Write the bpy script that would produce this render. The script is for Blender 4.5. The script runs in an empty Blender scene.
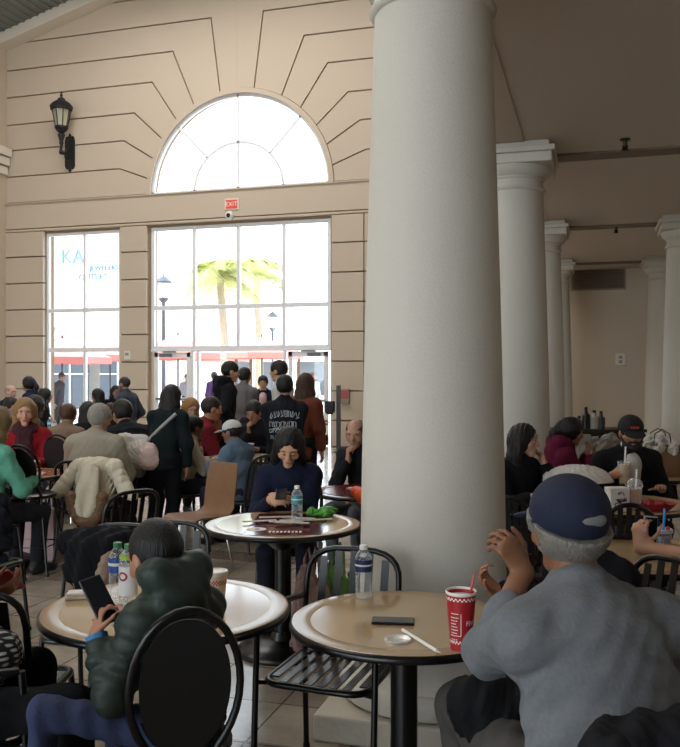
import bpy, math, random
import numpy as np
from mathutils import Vector, Matrix
from mathutils.bvhtree import BVHTree
random.seed(7)
SC = bpy.context.scene
COL = SC.collection
PI = math.pi
# ------------------------------------------------------------------ camera frame
FPX, CX, HY, EYE, TH = 850.0, 340.0, 373.5, 1.62, math.radians(16.7)
CT, ST = math.cos(TH), math.sin(TH)

def at(px, z, h=0.0):
    x = (px - CX) / FPX * z
    return Vector((x * CT - z * ST, x * ST + z * CT, h))

def at3(px, py, z):
    return at(px, z, EYE - (py - HY) * z / FPX)

def hd(phi):
    return TH - math.radians(phi)

def wx(px, Y):
    """world x where the ray of an image column meets the plane y = Y"""
    t = (px - CX) / FPX
    return Y * (t * CT - ST) / (t * ST + CT)

# ------------------------------------------------------------------ materials
MATS = {}

def lin(v):
    v /= 255.0
    return v / 12.92 if v <= 0.04045 else ((v + 0.055) / 1.055) ** 2.4

def rgb(c):
    if isinstance(c, str):
        c = c.lstrip('#')
        c = tuple(int(c[i:i + 2], 16) for i in (0, 2, 4))
    return tuple(lin(v) for v in c)

def mat(name, col, rough=0.6, kind='plain', metal=0.0, bump=0.0, scale=40.0, var=0.0, spec=0.5, trans=0.0, ior=1.45, coat=0.0):
    if name in MATS:
        return MATS[name]
    m = bpy.data.materials.new(name)
    m.use_nodes = True
    nt = m.node_tree
    b = nt.nodes['Principled BSDF']
    r, g, bl = rgb(col)
    b.inputs['Base Color'].default_value = (r, g, bl, 1)
    b.inputs['Roughness'].default_value = rough
    b.inputs['Metallic'].default_value = metal
    b.inputs['Specular IOR Level'].default_value = spec
    b.inputs['IOR'].default_value = ior
    if coat:
        b.inputs['Coat Weight'].default_value = coat
        b.inputs['Coat Roughness'].default_value = 0.06
    if trans:
        b.inputs['Transmission Weight'].default_value = trans
    tc = nt.nodes.new('ShaderNodeTexCoord')
    mp = nt.nodes.new('ShaderNodeMapping')
    nt.links.new(tc.outputs['Object'], mp.inputs['Vector'])
    if kind == 'hair':
        mp.inputs['Scale'].default_value = (1, 1, 0.12)
    nz = nt.nodes.new('ShaderNodeTexNoise')
    nz.inputs['Scale'].default_value = scale
    nz.inputs['Detail'].default_value = 4
    nt.links.new(mp.outputs['Vector'], nz.inputs['Vector'])
    if var > 0:
        mx = nt.nodes.new('ShaderNodeMix')
        mx.data_type = 'RGBA'
        mx.inputs[6].default_value = (r * (1 - var), g * (1 - var), bl * (1 - var), 1)
        mx.inputs[7].default_value = (min(1, r * (1 + var)), min(1, g * (1 + var)), min(1, bl * (1 + var)), 1)
        nt.links.new(nz.outputs['Fac'], mx.inputs[0])
        nt.links.new(mx.outputs[2], b.inputs['Base Color'])
    if bump > 0:
        bp = nt.nodes.new('ShaderNodeBump')
        bp.inputs['Strength'].default_value = bump
        bp.inputs['Distance'].default_value = 0.01
        nt.links.new(nz.outputs['Fac'], bp.inputs['Height'])
        nt.links.new(bp.outputs['Normal'], b.inputs['Normal'])
    MATS[name] = m
    return m

def cloth(col):
    return mat('cloth_%s' % (col if isinstance(col, str) else '%d_%d_%d' % col), col, 0.85, bump=0.25, scale=90, var=0.18, spec=0.2)

def puffy(col):
    return mat('nylon_%s' % col, col, 0.5, bump=0.25, scale=60, var=0.15, spec=0.35)

def skinm(col):
    return mat('skin_%s' % col, col, 0.5, bump=0.06, scale=120, var=0.08, spec=0.35)

def hairm(col):
    return mat('hair_%s' % col, col, 0.5, 'hair', bump=0.6, scale=160, var=0.45, spec=0.4)

# ------------------------------------------------------------------ mesh helpers
def link(name, me, m=None, parent=None, loc=None, rz=0.0):
    o = bpy.data.objects.new(name, me)
    COL.objects.link(o)
    if m is not None:
        for q in (m if isinstance(m, (list, tuple)) else [m]):
            me.materials.append(q)
    if parent is not None:
        o.parent = parent
    if loc is not None:
        o.location = loc
    o.rotation_euler[2] = rz
    return o

def tag(o, label=None, cat=None, group=None, kind=None):
    if label: o['label'] = label
    if cat: o['category'] = cat
    if group: o['group'] = group
    if kind: o['kind'] = kind
    return o

def thing(name, label, cat, loc=(0, 0, 0), rz=0.0, group=None):
    o = bpy.data.objects.new(name, None)
    o.empty_display_size = 0.1
    COL.objects.link(o)
    o.location = loc
    o.rotation_euler[2] = rz
    return tag(o, label, cat, group)

def dup(root, loc, rz, label, group=None):
    def cp(o, par):
        n = o.copy()
        COL.objects.link(n)
        if par is not None:
            n.parent = par
        for ch in list(o.children):
            cp(ch, n)
        return n
    r = cp(root, None)
    r.location = loc
    r.rotation_euler[2] = rz
    r['label'] = label
    if group:
        r['group'] = group
    return r

def perp(d):
    d = d.normalized()
    a = Vector((0, 0, 1)) if abs(d.z) < 0.9 else Vector((1, 0, 0))
    u = d.cross(a).normalized()
    return u, d.cross(u).normalized()

class MB:
    def __init__(self):
        self.v, self.f, self.mi = [], [], []

    def add(self, vs, fs, mi=0):
        n = len(self.v)
        self.v += [tuple(q) for q in vs]
        self.f += [tuple(i + n for i in q) for q in fs]
        self.mi += [mi] * len(fs)
        return self

    def box(self, c, s, rz=0.0, R=None, mi=0):
        c = Vector(c)
        hx, hy, hz = s[0] / 2, s[1] / 2, s[2] / 2
        M = R if R is not None else Matrix.Rotation(rz, 3, 'Z')
        vs = [c + M @ Vector((x, y, z)) for x in (-hx, hx) for y in (-hy, hy) for z in (-hz, hz)]
        return self.add(vs, [(0, 1, 3, 2), (4, 6, 7, 5), (0, 4, 5, 1), (2, 3, 7, 6), (0, 2, 6, 4), (1, 5, 7, 3)], mi)

    def lathe(self, prof, n=32, c=(0, 0, 0), mi=0, caps=True, R=None):
        c = Vector(c)
        M = R if R is not None else Matrix.Identity(3)
        vs, fs = [], []
        for r, z in prof:
            for i in range(n):
                a = 2 * PI * i / n
                vs.append(c + M @ Vector((r * math.cos(a), r * math.sin(a), z)))
        for j in range(len(prof) - 1):
            for i in range(n):
                k = (i + 1) % n
                fs.append((j * n + i, j * n + k, (j + 1) * n + k, (j + 1) * n + i))
        if caps:
            fs.append(tuple(range(n))[::-1])
            fs.append(tuple((len(prof) - 1) * n + i for i in range(n)))
        return self.add(vs, fs, mi)

    def tube(self, pts, r, n=10, closed=False, mi=0, flat=None):
        pts = [Vector(p) for p in pts]
        m = len(pts)
        vs, fs = [], []
        u = None
        for i, p in enumerate(pts):
            a = pts[(i - 1) % m] if (closed or i > 0) else p
            b = pts[(i + 1) % m] if (closed or i < m - 1) else p
            d = (b - a).normalized()
            if u is None:
                u, w = perp(d)
            else:
                u = (u - d * u.dot(d)).normalized()
                w = d.cross(u)
            rr = r[i] if isinstance(r, (list, tuple)) else r
            for k in range(n):
                t = 2 * PI * k / n
                vs.append(p + u * (rr * math.cos(t)) + w * (rr * math.sin(t)))
        for j in range(m if closed else m - 1):
            for k in range(n):
                q = (k + 1) % n
                j2 = (j + 1) % m
                fs.append((j * n + k, j * n + q, j2 * n + q, j2 * n + k))
        if not closed:
            fs.append(tuple(range(n))[::-1])
            fs.append(tuple((m - 1) * n + k for k in range(n)))
        return self.add(vs, fs, mi)

    def prism(self, poly, y0, y1, mi=0):
        """polygon in x-z extruded from y0 to y1"""
        n = len(poly)
        vs = [(x, y0, z) for x, z in poly] + [(x, y1, z) for x, z in poly]
        fs = [tuple(range(n)), tuple(range(2 * n - 1, n - 1, -1))]
        fs += [(i, i + n, (i + 1) % n + n, (i + 1) % n) for i in range(n)]
        return self.add(vs, fs, mi)

    def prism_z(self, poly, z0, z1, mi=0):
        n = len(poly)
        vs = [(x, y, z0) for x, y in poly] + [(x, y, z1) for x, y in poly]
        fs = [tuple(range(n))[::-1], tuple(range(n, 2 * n))]
        fs += [(i, (i + 1) % n, (i + 1) % n + n, i + n) for i in range(n)]
        return self.add(vs, fs, mi)

    def ball(self, c, r, n=12, m=8, R=None, mi=0):
        c = Vector(c)
        M = R if R is not None else Matrix.Identity(3)
        if not isinstance(r, (list, tuple)):
            r = (r, r, r)
        vs = [c + M @ Vector((0, 0, -r[2]))]
        for j in range(1, m):
            t = PI * j / m - PI / 2
            for i in range(n):
                a = 2 * PI * i / n
                vs.append(c + M @ Vector((r[0] * math.cos(t) * math.cos(a), r[1] * math.cos(t) * math.sin(a), r[2] * math.sin(t))))
        vs.append(c + M @ Vector((0, 0, r[2])))
        fs = []
        for i in range(n):
            k = (i + 1) % n
            fs.append((0, 1 + k, 1 + i))
            for j in range(m - 2):
                fs.append((1 + j * n + i, 1 + j * n + k, 1 + (j + 1) * n + k, 1 + (j + 1) * n + i))
            fs.append((1 + (m - 2) * n + i, 1 + (m - 2) * n + k, len(vs) - 1))
        return self.add(vs, fs, mi)

    def build(self, name, m=None, parent=None, loc=None, rz=0.0, smooth=True, bevel=0.0, angle=0.7):
        me = bpy.data.meshes.new(name)
        me.from_pydata(self.v, [], self.f)
        me.polygons.foreach_set('material_index', self.mi)
        if smooth:
            me.polygons.foreach_set('use_smooth', [True] * len(self.f))
            me.set_sharp_from_angle(angle=angle)
        me.update()
        o = link(name, me, m, parent, loc, rz)
        if bevel:
            md = o.modifiers.new('soft_edges', 'BEVEL')
            md.width = bevel
            md.segments = 2
            md.limit_method = 'ANGLE'
        return o

def arc(c, r, a0, a1, n, plane='xz'):
    out = []
    for i in range(n + 1):
        a = a0 + (a1 - a0) * i / n
        x, y = r * math.cos(a), r * math.sin(a)
        out.append(Vector((c[0] + x, c[1], c[2] + y)) if plane == 'xz' else Vector((c[0] + x, c[1] + y, c[2])))
    return out

def text_verts(txt, size, align='CENTER'):
    cu = bpy.data.curves.new('lettering', 'FONT')
    cu.body = txt
    cu.size = size
    cu.align_x = align
    cu.align_y = 'CENTER'
    cu.resolution_u = 2
    o = bpy.data.objects.new('lettering', cu)
    COL.objects.link(o)
    dg = bpy.context.evaluated_depsgraph_get()
    me = bpy.data.meshes.new_from_object(o.evaluated_get(dg))
    vs = [v.co.copy() for v in me.vertices]
    fs = [tuple(p.vertices) for p in me.polygons]
    bpy.data.objects.remove(o)
    bpy.data.curves.remove(cu)
    bpy.data.meshes.remove(me)
    return vs, fs

# ------------------------------------------------------------------ blended-solid surfaces
class Solid:
    def __init__(self):
        self.ops = []

    def cone(self, a, b, ra, rb, k=0.02, R=None, sc=None, quilt=None):
        self.ops.append(('c', np.array(a, float), np.array(b, float), ra, rb, k, None if R is None else np.array(R, float).T, sc, quilt))
        return self

    def ell(self, c, r, R=None, k=0.015):
        self.ops.append(('e', np.array(c, float), np.array(r, float), None if R is None else np.array(R, float).T, k))
        return self

    def sub(self, c, r, R=None, k=0.01):
        self.ops.append(('s', np.array(c, float), np.array(r, float), None if R is None else np.array(R, float).T, k))
        return self

    def plane(self, n, p):
        self.ops.append(('p', np.array(n, float), np.array(p, float)))
        return self

    def mesh(self, v, noise=()):
        lo, hi = np.full(3, 1e9), np.full(3, -1e9)
        bbs = []
        for op in self.ops:
            if op[0] == 'c':
                m = max(op[3], op[4]) * (max(op[7]) if op[7] else 1) + 0.03 + (op[8][1] if op[8] else 0)
                b0, b1 = np.minimum(op[1], op[2]) - m, np.maximum(op[1], op[2]) + m
            elif op[0] in 'es':
                m = op[2].max() + 0.03
                b0, b1 = op[1] - m, op[1] + m
            else:
                b0 = b1 = None
            if op[0] in 'ce':
                lo, hi = np.minimum(lo, b0), np.maximum(hi, b1)
            bbs.append((b0, b1))
        n = np.ceil((hi - lo) / v).astype(int) + 2
        ax = [(lo[i] + v * np.arange(n[i])).astype(np.float32) for i in range(3)]
        D = np.full(tuple(n), 9.0, np.float32)
        for op, (b0, b1) in zip(self.ops, bbs):
            if b0 is None:
                sl = (slice(None),) * 3
            else:
                i0 = np.clip(np.floor((b0 - lo) / v).astype(int), 0, n)
                i1 = np.clip(np.ceil((b1 - lo) / v).astype(int) + 1, 0, n)
                if (i1 <= i0).any():
                    continue
                sl = tuple(slice(a, b) for a, b in zip(i0, i1))
            X, Y, Z = ax[0][sl[0]][:, None, None], ax[1][sl[1]][None, :, None], ax[2][sl[2]][None, None, :]
            if op[0] == 'p':
                d = (X - op[2][0]) * op[1][0] + (Y - op[2][1]) * op[1][1] + (Z - op[2][2]) * op[1][2]
                D = np.maximum(D, d.astype(np.float32))
                continue
            if op[0] == 'c':
                _, a, b, ra, rb, k, R, sc, quilt = op
                px, py, pz = X - a[0], Y - a[1], Z - a[2]
                e = b - a
                if R is not None:
                    px, py, pz = (R[i, 0] * px + R[i, 1] * py + R[i, 2] * pz for i in range(3))
                    e = R @ e
                ms = 1.0
                if sc is not None:
                    px, py, pz = px / sc[0], py / sc[1], pz / sc[2]
                    e = e / np.array(sc)
                    ms = min(sc)
                L2 = float(e @ e) + 1e-9
                t = np.clip((px * e[0] + py * e[1] + pz * e[2]) / L2, 0, 1)
                r = ra + (rb - ra) * t
                if quilt:
                    r = r + quilt[1] * (np.abs(np.sin(PI * t * math.sqrt(L2) / quilt[0])) - 0.6)
                d = (np.sqrt((px - t * e[0]) ** 2 + (py - t * e[1]) ** 2 + (pz - t * e[2]) ** 2) - r) * ms
            else:
                _, c, r3, R, k = op
                px, py, pz = X - c[0], Y - c[1], Z - c[2]
                if R is not None:
                    px, py, pz = (R[i, 0] * px + R[i, 1] * py + R[i, 2] * pz for i in range(3))
                d = (np.sqrt((px / r3[0]) ** 2 + (py / r3[1]) ** 2 + (pz / r3[2]) ** 2) - 1) * float(r3.min())
            d = d.astype(np.float32)
            S = D[sl]
            if op[0] == 's':
                d = -d
                h = np.maximum(k - np.abs(S - d), 0) / k
                D[sl] = np.maximum(S, d) + h * h * k * 0.25
            else:
                h = np.maximum(k - np.abs(S - d), 0) / k
                D[sl] = np.minimum(S, d) - h * h * k * 0.25
        rs = np.random.RandomState(len(self.ops) * 7 + 3)
        for nz_ in noise:
            amp, wl, zs = nz_[:3]
            crease = len(nz_) > 3
            acc = 1.0
            for _ in range(2):
                w = rs.normal(size=3)
                w = w / np.linalg.norm(w) * 2 * PI / wl
                w[2] *= zs
                wv = np.sin(ax[0][:, None, None] * w[0] + ax[1][None, :, None] * w[1] + ax[2][None, None, :] * w[2] + rs.uniform(0, 6))
                acc = (np.minimum(acc, 1 - 1.6 * np.abs(wv))) if crease else acc * wv
            D = D + (amp * acc).astype(np.float32)
        D[0], D[-1], D[:, 0], D[:, -1], D[:, :, 0], D[:, :, -1] = 1, 1, 1, 1, 1, 1
        return nets(D, lo, v)

def nets(D, lo, v):
    I = D < 0
    cs = [(i, j, k) for i in (0, 1) for j in (0, 1) for k in (0, 1)]
    sh = tuple(q - 1 for q in D.shape)
    cnt = np.zeros(sh, np.int8)
    for i, j, k in cs:
        cnt += I[i:i + sh[0], j:j + sh[1], k:k + sh[2]]
    A = np.argwhere((cnt > 0) & (cnt < 8))
    idx = np.full(sh, -1, np.int32)
    idx[tuple(A.T)] = np.arange(len(A))
    val = {c: D[A[:, 0] + c[0], A[:, 1] + c[1], A[:, 2] + c[2]] for c in cs}
    acc = np.zeros((len(A), 3))
    num = np.zeros(len(A))
    for c in cs:
        for ax in range(3):
            if c[ax]:
                continue
            c2 = tuple(1 if q == ax else c[q] for q in range(3))
            a, b = val[c], val[c2]
            m = (a < 0) != (b < 0)
            t = np.where(m, a / np.where(m, a - b, 1), 0)
            p = np.tile(np.array(c, float), (len(A), 1))
            p[:, ax] = t
            acc += p * m[:, None]
            num += m
    V = (A + acc / num[:, None]) * v + lo
    quads = []
    for ax in range(3):
        o1, o2 = (ax + 1) % 3, (ax + 2) % 3
        s0 = [slice(None)] * 3
        s1 = [slice(None)] * 3
        s0[ax], s1[ax] = slice(0, -1), slice(1, None)
        a, b = I[tuple(s0)], I[tuple(s1)]
        for flip, M in ((False, a & ~b), (True, ~a & b)):
            E = np.argwhere(M)
            if not len(E):
                continue
            q = []
            for d1, d2 in ((0, 0), (-1, 0), (-1, -1), (0, -1)):
                C = E.copy()
                C[:, o1] += d1
                C[:, o2] += d2
                q.append(idx[tuple(C.T)])
            q = np.stack(q, 1)
            quads.append(q[:, ::-1] if flip else q)
    Q = np.concatenate(quads) if quads else np.zeros((0, 4), int)
    return V, Q

def solid_obj(name, S, v, m, parent=None, noise=(), extra=None, loc=None, rz=0.0):
    V, Q = S.mesh(v, noise)
    me = bpy.data.meshes.new(name)
    ev, ef, em = ([], [], []) if extra is None else (extra.v, extra.f, extra.mi)
    nv, nq = len(V), len(Q)
    allv = np.concatenate([V, np.array(ev, float).reshape(-1, 3)])
    loops = np.concatenate([Q.ravel(), np.array([i + nv for f in ef for i in f], int)]).astype(np.int32)
    ln = np.concatenate([np.full(nq, 4), np.array([len(f) for f in ef], int)]).astype(np.int32)
    st = np.concatenate([[0], np.cumsum(ln)[:-1]]).astype(np.int32)
    me.vertices.add(len(allv))
    me.vertices.foreach_set('co', allv.astype(np.float32).ravel())
    me.loops.add(len(loops))
    me.loops.foreach_set('vertex_index', loops)
    me.polygons.add(len(ln))
    me.polygons.foreach_set('loop_start', st)
    me.polygons.foreach_set('material_index', np.concatenate([np.zeros(nq, int), np.array(em, int)]).astype(np.int32))
    me.polygons.foreach_set('use_smooth', np.ones(len(ln), bool))
    me.update(calc_edges=True)
    me.validate()
    return link(name, me, m, parent, loc, rz)
# ------------------------------------------------------------------ people
def rotx(a): return Matrix.Rotation(a, 3, 'X')
def rotz(a): return Matrix.Rotation(a, 3, 'Z')
def roty(a): return Matrix.Rotation(a, 3, 'Y')

def skel(p, s):
    """joints in the person's own frame (faces +y)"""
    J = {}
    l = math.radians(p['lean'])
    w = p['w']
    sl = math.radians(p.get('side', 0))
    if p['pose'] == 'sit':
        J['pel'] = Vector((0, 0, p['seat'] + 0.095 * s))
    else:
        J['pel'] = Vector((0, 0, 0.93 * s))
    tw = rotz(-math.radians(p.get('twist', 0)))
    u1 = tw @ roty(sl) @ Vector((0, math.sin(.6 * l), math.cos(.6 * l)))
    u2 = tw @ roty(sl) @ Vector((0, math.sin(1.3 * l), math.cos(1.3 * l)))
    J['mid'] = J['pel'] + u1 * (.20 * s)
    J['nb'] = J['mid'] + u2 * (.30 * s)
    J['u2'] = u2
    Rc = tw @ roty(sl) @ rotx(-1.3 * l)
    J['Rc'] = Rc
    J['Rm'] = tw @ roty(sl) @ rotx(-.6 * l)
    Rh = rotz(-math.radians(p['hy'])) @ rotx(-math.radians(p['hp'])) @ roty(math.radians(p['ht']))
    J['Rh'] = Rh
    un = tw @ Vector((0, math.sin(.9 * l + .15), math.cos(.9 * l + .15)))
    J['un'] = un
    J['head'] = J['nb'] + un * (.075 * s) + Rh @ Vector((0, .02, .085)) * s
    for q, sx in (('L', -1), ('R', 1)):
        J['S' + q] = J['nb'] + Rc @ Vector((sx * .168 * w, -.012, -.078 + p.get('shrug', 0))) * s
        J['H' + q] = J['pel'] + Vector((sx * .088, .02, -.012)) * s
        if p['pose'] == 'sit':
            ky = .43 * s
            kx = p['knees'] * s
            J['K' + q] = Vector((sx * kx, ky, p['seat'] + .05 * s))
            J['A' + q] = Vector((sx * kx * .9, ky - p['tuck'], .085 * s))
        else:
            st = p.get('stride', 0) * sx
            J['K' + q] = Vector((sx * .095 * s, .02 + st * .5, .50 * s))
            J['A' + q] = Vector((sx * .10 * s, -.02 + st, .085 * s))
    return J

PRE = {
    'lap':    ((.10, .30, .62), (0, 0, 1), .5),
    'table':  ((.14, .38, .785), (0, 0, 1), .5),
    'fold':   ((-.02, .33, .80), (0, 0, 1), .7),
    'phone':  ((.055, .33, .93), (.3, .6, -.6), 1.1),
    'side':   ((.24, .03, .80), (1, 0, 0), .5),
    'pocket': ((.21, .09, .93), (1, 0, 0), .9),
    'cross':  ((-.06, .25, 1.12), (0, 1, 0), .6),
    'reach':  ((.10, .46, 1.02), (0, 0, 1), .6),
}

def ik(S, T, l1, l2, pole):
    d = T - S
    L = d.length
    mx = (l1 + l2) * .985
    if L > mx:
        T = S + d * (mx / L)
        d = T - S
        L = mx
    L = max(L, abs(l1 - l2) + .03)
    a = (l1 * l1 - l2 * l2 + L * L) / (2 * L)
    h = math.sqrt(max(l1 * l1 - a * a, 0))
    dn = d.normalized()
    pl = (pole - dn * pole.dot(dn))
    pl = pl.normalized() if pl.length > 1e-5 else perp(dn)[0]
    return S + dn * a + pl * h, T

def hand_ops(S, W, ydir, dorsal, side, s, curl, v, point=False):
    y = ydir.normalized()
    zc = (dorsal - y * dorsal.dot(y))
    zc = zc.normalized() if zc.length > .05 else perp(y)[0]
    x = y.cross(zc) * (-1 if side > 0 else 1)
    B = Matrix((x, y, zc)).transposed()
    P = lambda a, b, c: W + B @ Vector((a, b, c)) * s
    S.cone(P(0, -.01, 0), P(0, .03, 0), .026 * s, .028 * s, .012, R=B, sc=(1, 1, .75))
    S.cone(P(.004, .03, 0), P(.0, .075, .002), .027 * s, .027 * s, .010, R=B, sc=(1.45, 1, .5))
    fr = max(.0075 * s, v * .62)
    for i, (fx, ln) in enumerate(((.030, .068), (.010, .077), (-.011, .071), (-.030, .055))):
        p = P(fx, .082 - abs(fx - .008) * .18, .002)
        ang = 0.0
        sp = fx * 1.6
        for j, fl in enumerate((.46, .31, .23)):
            ang += curl * (.55, .75, .45)[j] * (1 + .07 * i) * (0.2 if (point and i == 0) else 1)
            d = B @ Vector((sp * .35, math.cos(ang), -math.sin(ang))).normalized()
            q = p + d * (ln * 1.08 * fl * s)
            S.cone(p, q, fr * (1.12 - .1 * j), fr * (1.04 - .12 * j), .004)
            p = q
    p = P(.030, .022, -.006)
    for j, (dx, dy, dz, ln) in enumerate(((.75, .62, -.25, .040), (.45, .85, -.25 - .2 * curl, .034), (.2, .9, -.3 - .3 * curl, .026))):
        d = B @ Vector((dx, dy, dz)).normalized()
        q = p + d * (ln * s)
        S.cone(p, q, fr * (1.5 - .25 * j), fr * (1.3 - .2 * j), .006)
        p = q
    return P(0, .085, -.02)

def head_ops(S, c, R, s, fem=False, k=.02):
    P = lambda a, b, d: c + R @ Vector((a, b, d)) * s
    S.ell(P(0, -.014, .022), (.076 * s, .096 * s, .092 * s), R, k)
    S.cone(P(0, .028, -.022), P(0, .050, -.085), .062 * s, (.030 if fem else .036) * s, .03, R=R, sc=(1.02, .95, 1))
    S.ell(P(0, .066, -.100), (.024 * s, .020 * s, .018 * s), R, .02)
    S.ell(P(0, .070, .028), (.052 * s, .018 * s, .013 * s), R, .02)
    for sx in (-1, 1):
        S.sub(P(sx * .031, .102, .003), (.019 * s, .018 * s, .013 * s), R, .014)
        S.ell(P(sx * .046, .058, -.030), (.020 * s, .018 * s, .018 * s), R, .02)
        S.ell(P(sx * .078, -.006, -.012), (.010 * s, .020 * s, .032 * s), R, .008)
    S.cone(P(0, .084, .012), P(0, .104, -.026), .008 * s, .013 * s, .012)
    S.ell(P(0, .092, -.034), (.019 * s, .012 * s, .010 * s), R, .008)
    S.ell(P(0, .083, -.062), (.026 * s, .014 * s, .009 * s), R, .008)

def head_marks(X, c, R, s, down=False, lip=3):
    P = lambda a, b, d: c + R @ Vector((a, b, d)) * s
    for sx in (-1, 1):
        Rb = R @ rotz(-sx * .32)
        if not down:
            X.ball(P(sx * .031, .078, .003), (.0125 * s, .009 * s, .0068 * s), 10, 6, Rb, 1)
            X.ball(P(sx * .031, .0855, .003), (.0052 * s, .0032 * s, .0052 * s), 8, 6, Rb, 2)
            X.ball(P(sx * .031, .083, .0105), (.014 * s, .0045 * s, .0018 * s), 8, 5, Rb, 2)
        else:
            X.ball(P(sx * .031, .078, .003), (.0135 * s, .0095 * s, .008 * s), 10, 6, Rb, 0)
            X.ball(P(sx * .031, .0855, -.003), (.0145 * s, .0035 * s, .0016 * s), 8, 5, Rb, 2)
        X.ball(P(sx * .031, .0845, .027), (.018 * s, .007 * s, .0032 * s), 8, 5, Rb @ roty(sx * .12), 2)
    X.ball(P(0, .0935, -.0585), (.021 * s, .006 * s, .0038 * s), 10, 5, R, lip)
    X.ball(P(0, .0935, -.0665), (.017 * s, .007 * s, .0045 * s), 10, 5, R, lip)

def hair_solid(kind, c, R, s, nb):
    P = lambda a, b, d: c + R @ Vector((a, b, d)) * s
    S = Solid()
    fat = {'buzz': .006, 'bald': .004, 'fringe': .024}.get(kind, .015)
    S.ell(P(0, -.018, .026), ((.077 + fat) * s, (.096 + fat) * s, (.093 + fat) * s), R, .01)
    if kind in ('long', 'bob', 'pony', 'messy'):
        S.ell(P(0, -.035, .0), (.092 * s, .095 * s, .10 * s), R, .03)
    if kind in ('long', 'bob'):
        z1 = -.16 if kind == 'bob' else -.30
        for sx in (-1, 1):
            S.cone(P(sx * .066, -.02, .03), P(sx * .080, -.032, -.11), .034 * s, .032 * s, .03)
            S.cone(P(sx * .078, -.036, -.10), P(sx * .085, -.03, z1), .040 * s, .026 * s, .03)
        S.cone(P(0, -.075, -.02), P(0, -.085, -.15), .070 * s, .075 * s, .03, R=R, sc=(1.25, .7, 1))
        if kind == 'long':
            S.cone(P(0, -.085, -.14), P(0, -.10, -.30), .068 * s, .045 * s, .03, R=R, sc=(1.35, .55, 1))
    if kind == 'pony':
        S.cone(P(0, -.12, .04), P(0, -.16, -.06), .030 * s, .040 * s, .02)
        S.cone(P(0, -.16, -.06), P(0, -.14, -.24), .040 * s, .018 * s, .02)
    if kind == 'messy':
        for i in range(26):
            a = i * 2.4
            zz = -.10 + .19 * (i / 26.0)
            rr = .085 + .01 * math.sin(i * 5)
            if math.sin(a) < .45 or zz > .06:
                S.ell(P(rr * math.cos(a), -.025 + rr * math.sin(a), zz), (.028 * s,) * 3, R, .02)
    if kind in ('long', 'bob', 'pony'):
        S.sub(P(0, .124, -.034), (.068 * s, .092 * s, .122 * s), R, .010)
    else:
        S.sub(P(0, .125, -.050), (.073 * s, .088 * s, .112 * s), R, .012)
    if kind in ('short', 'buzz', 'bald', 'fringe'):
        zl = {'short': -.055, 'buzz': -.05, 'bald': -.06, 'fringe': -.075}[kind]
        S.plane(R @ Vector((0, .25, -1)).normalized(), P(0, -.02, zl))
        for sx in (-1, 1):
            S.sub(P(sx * .090, .006, -.018), (.03 * s, .028 * s, .040 * s), R, .006)
            S.sub(P(sx * .075, .075, -.05), (.03 * s, .05 * s, .05 * s), R, .006)
    if kind in ('bald', 'fringe'):
        S.sub(P(0, .02, .13), (.085 * s, .11 * s, .085 * s), R, .01)
    return S

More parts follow.
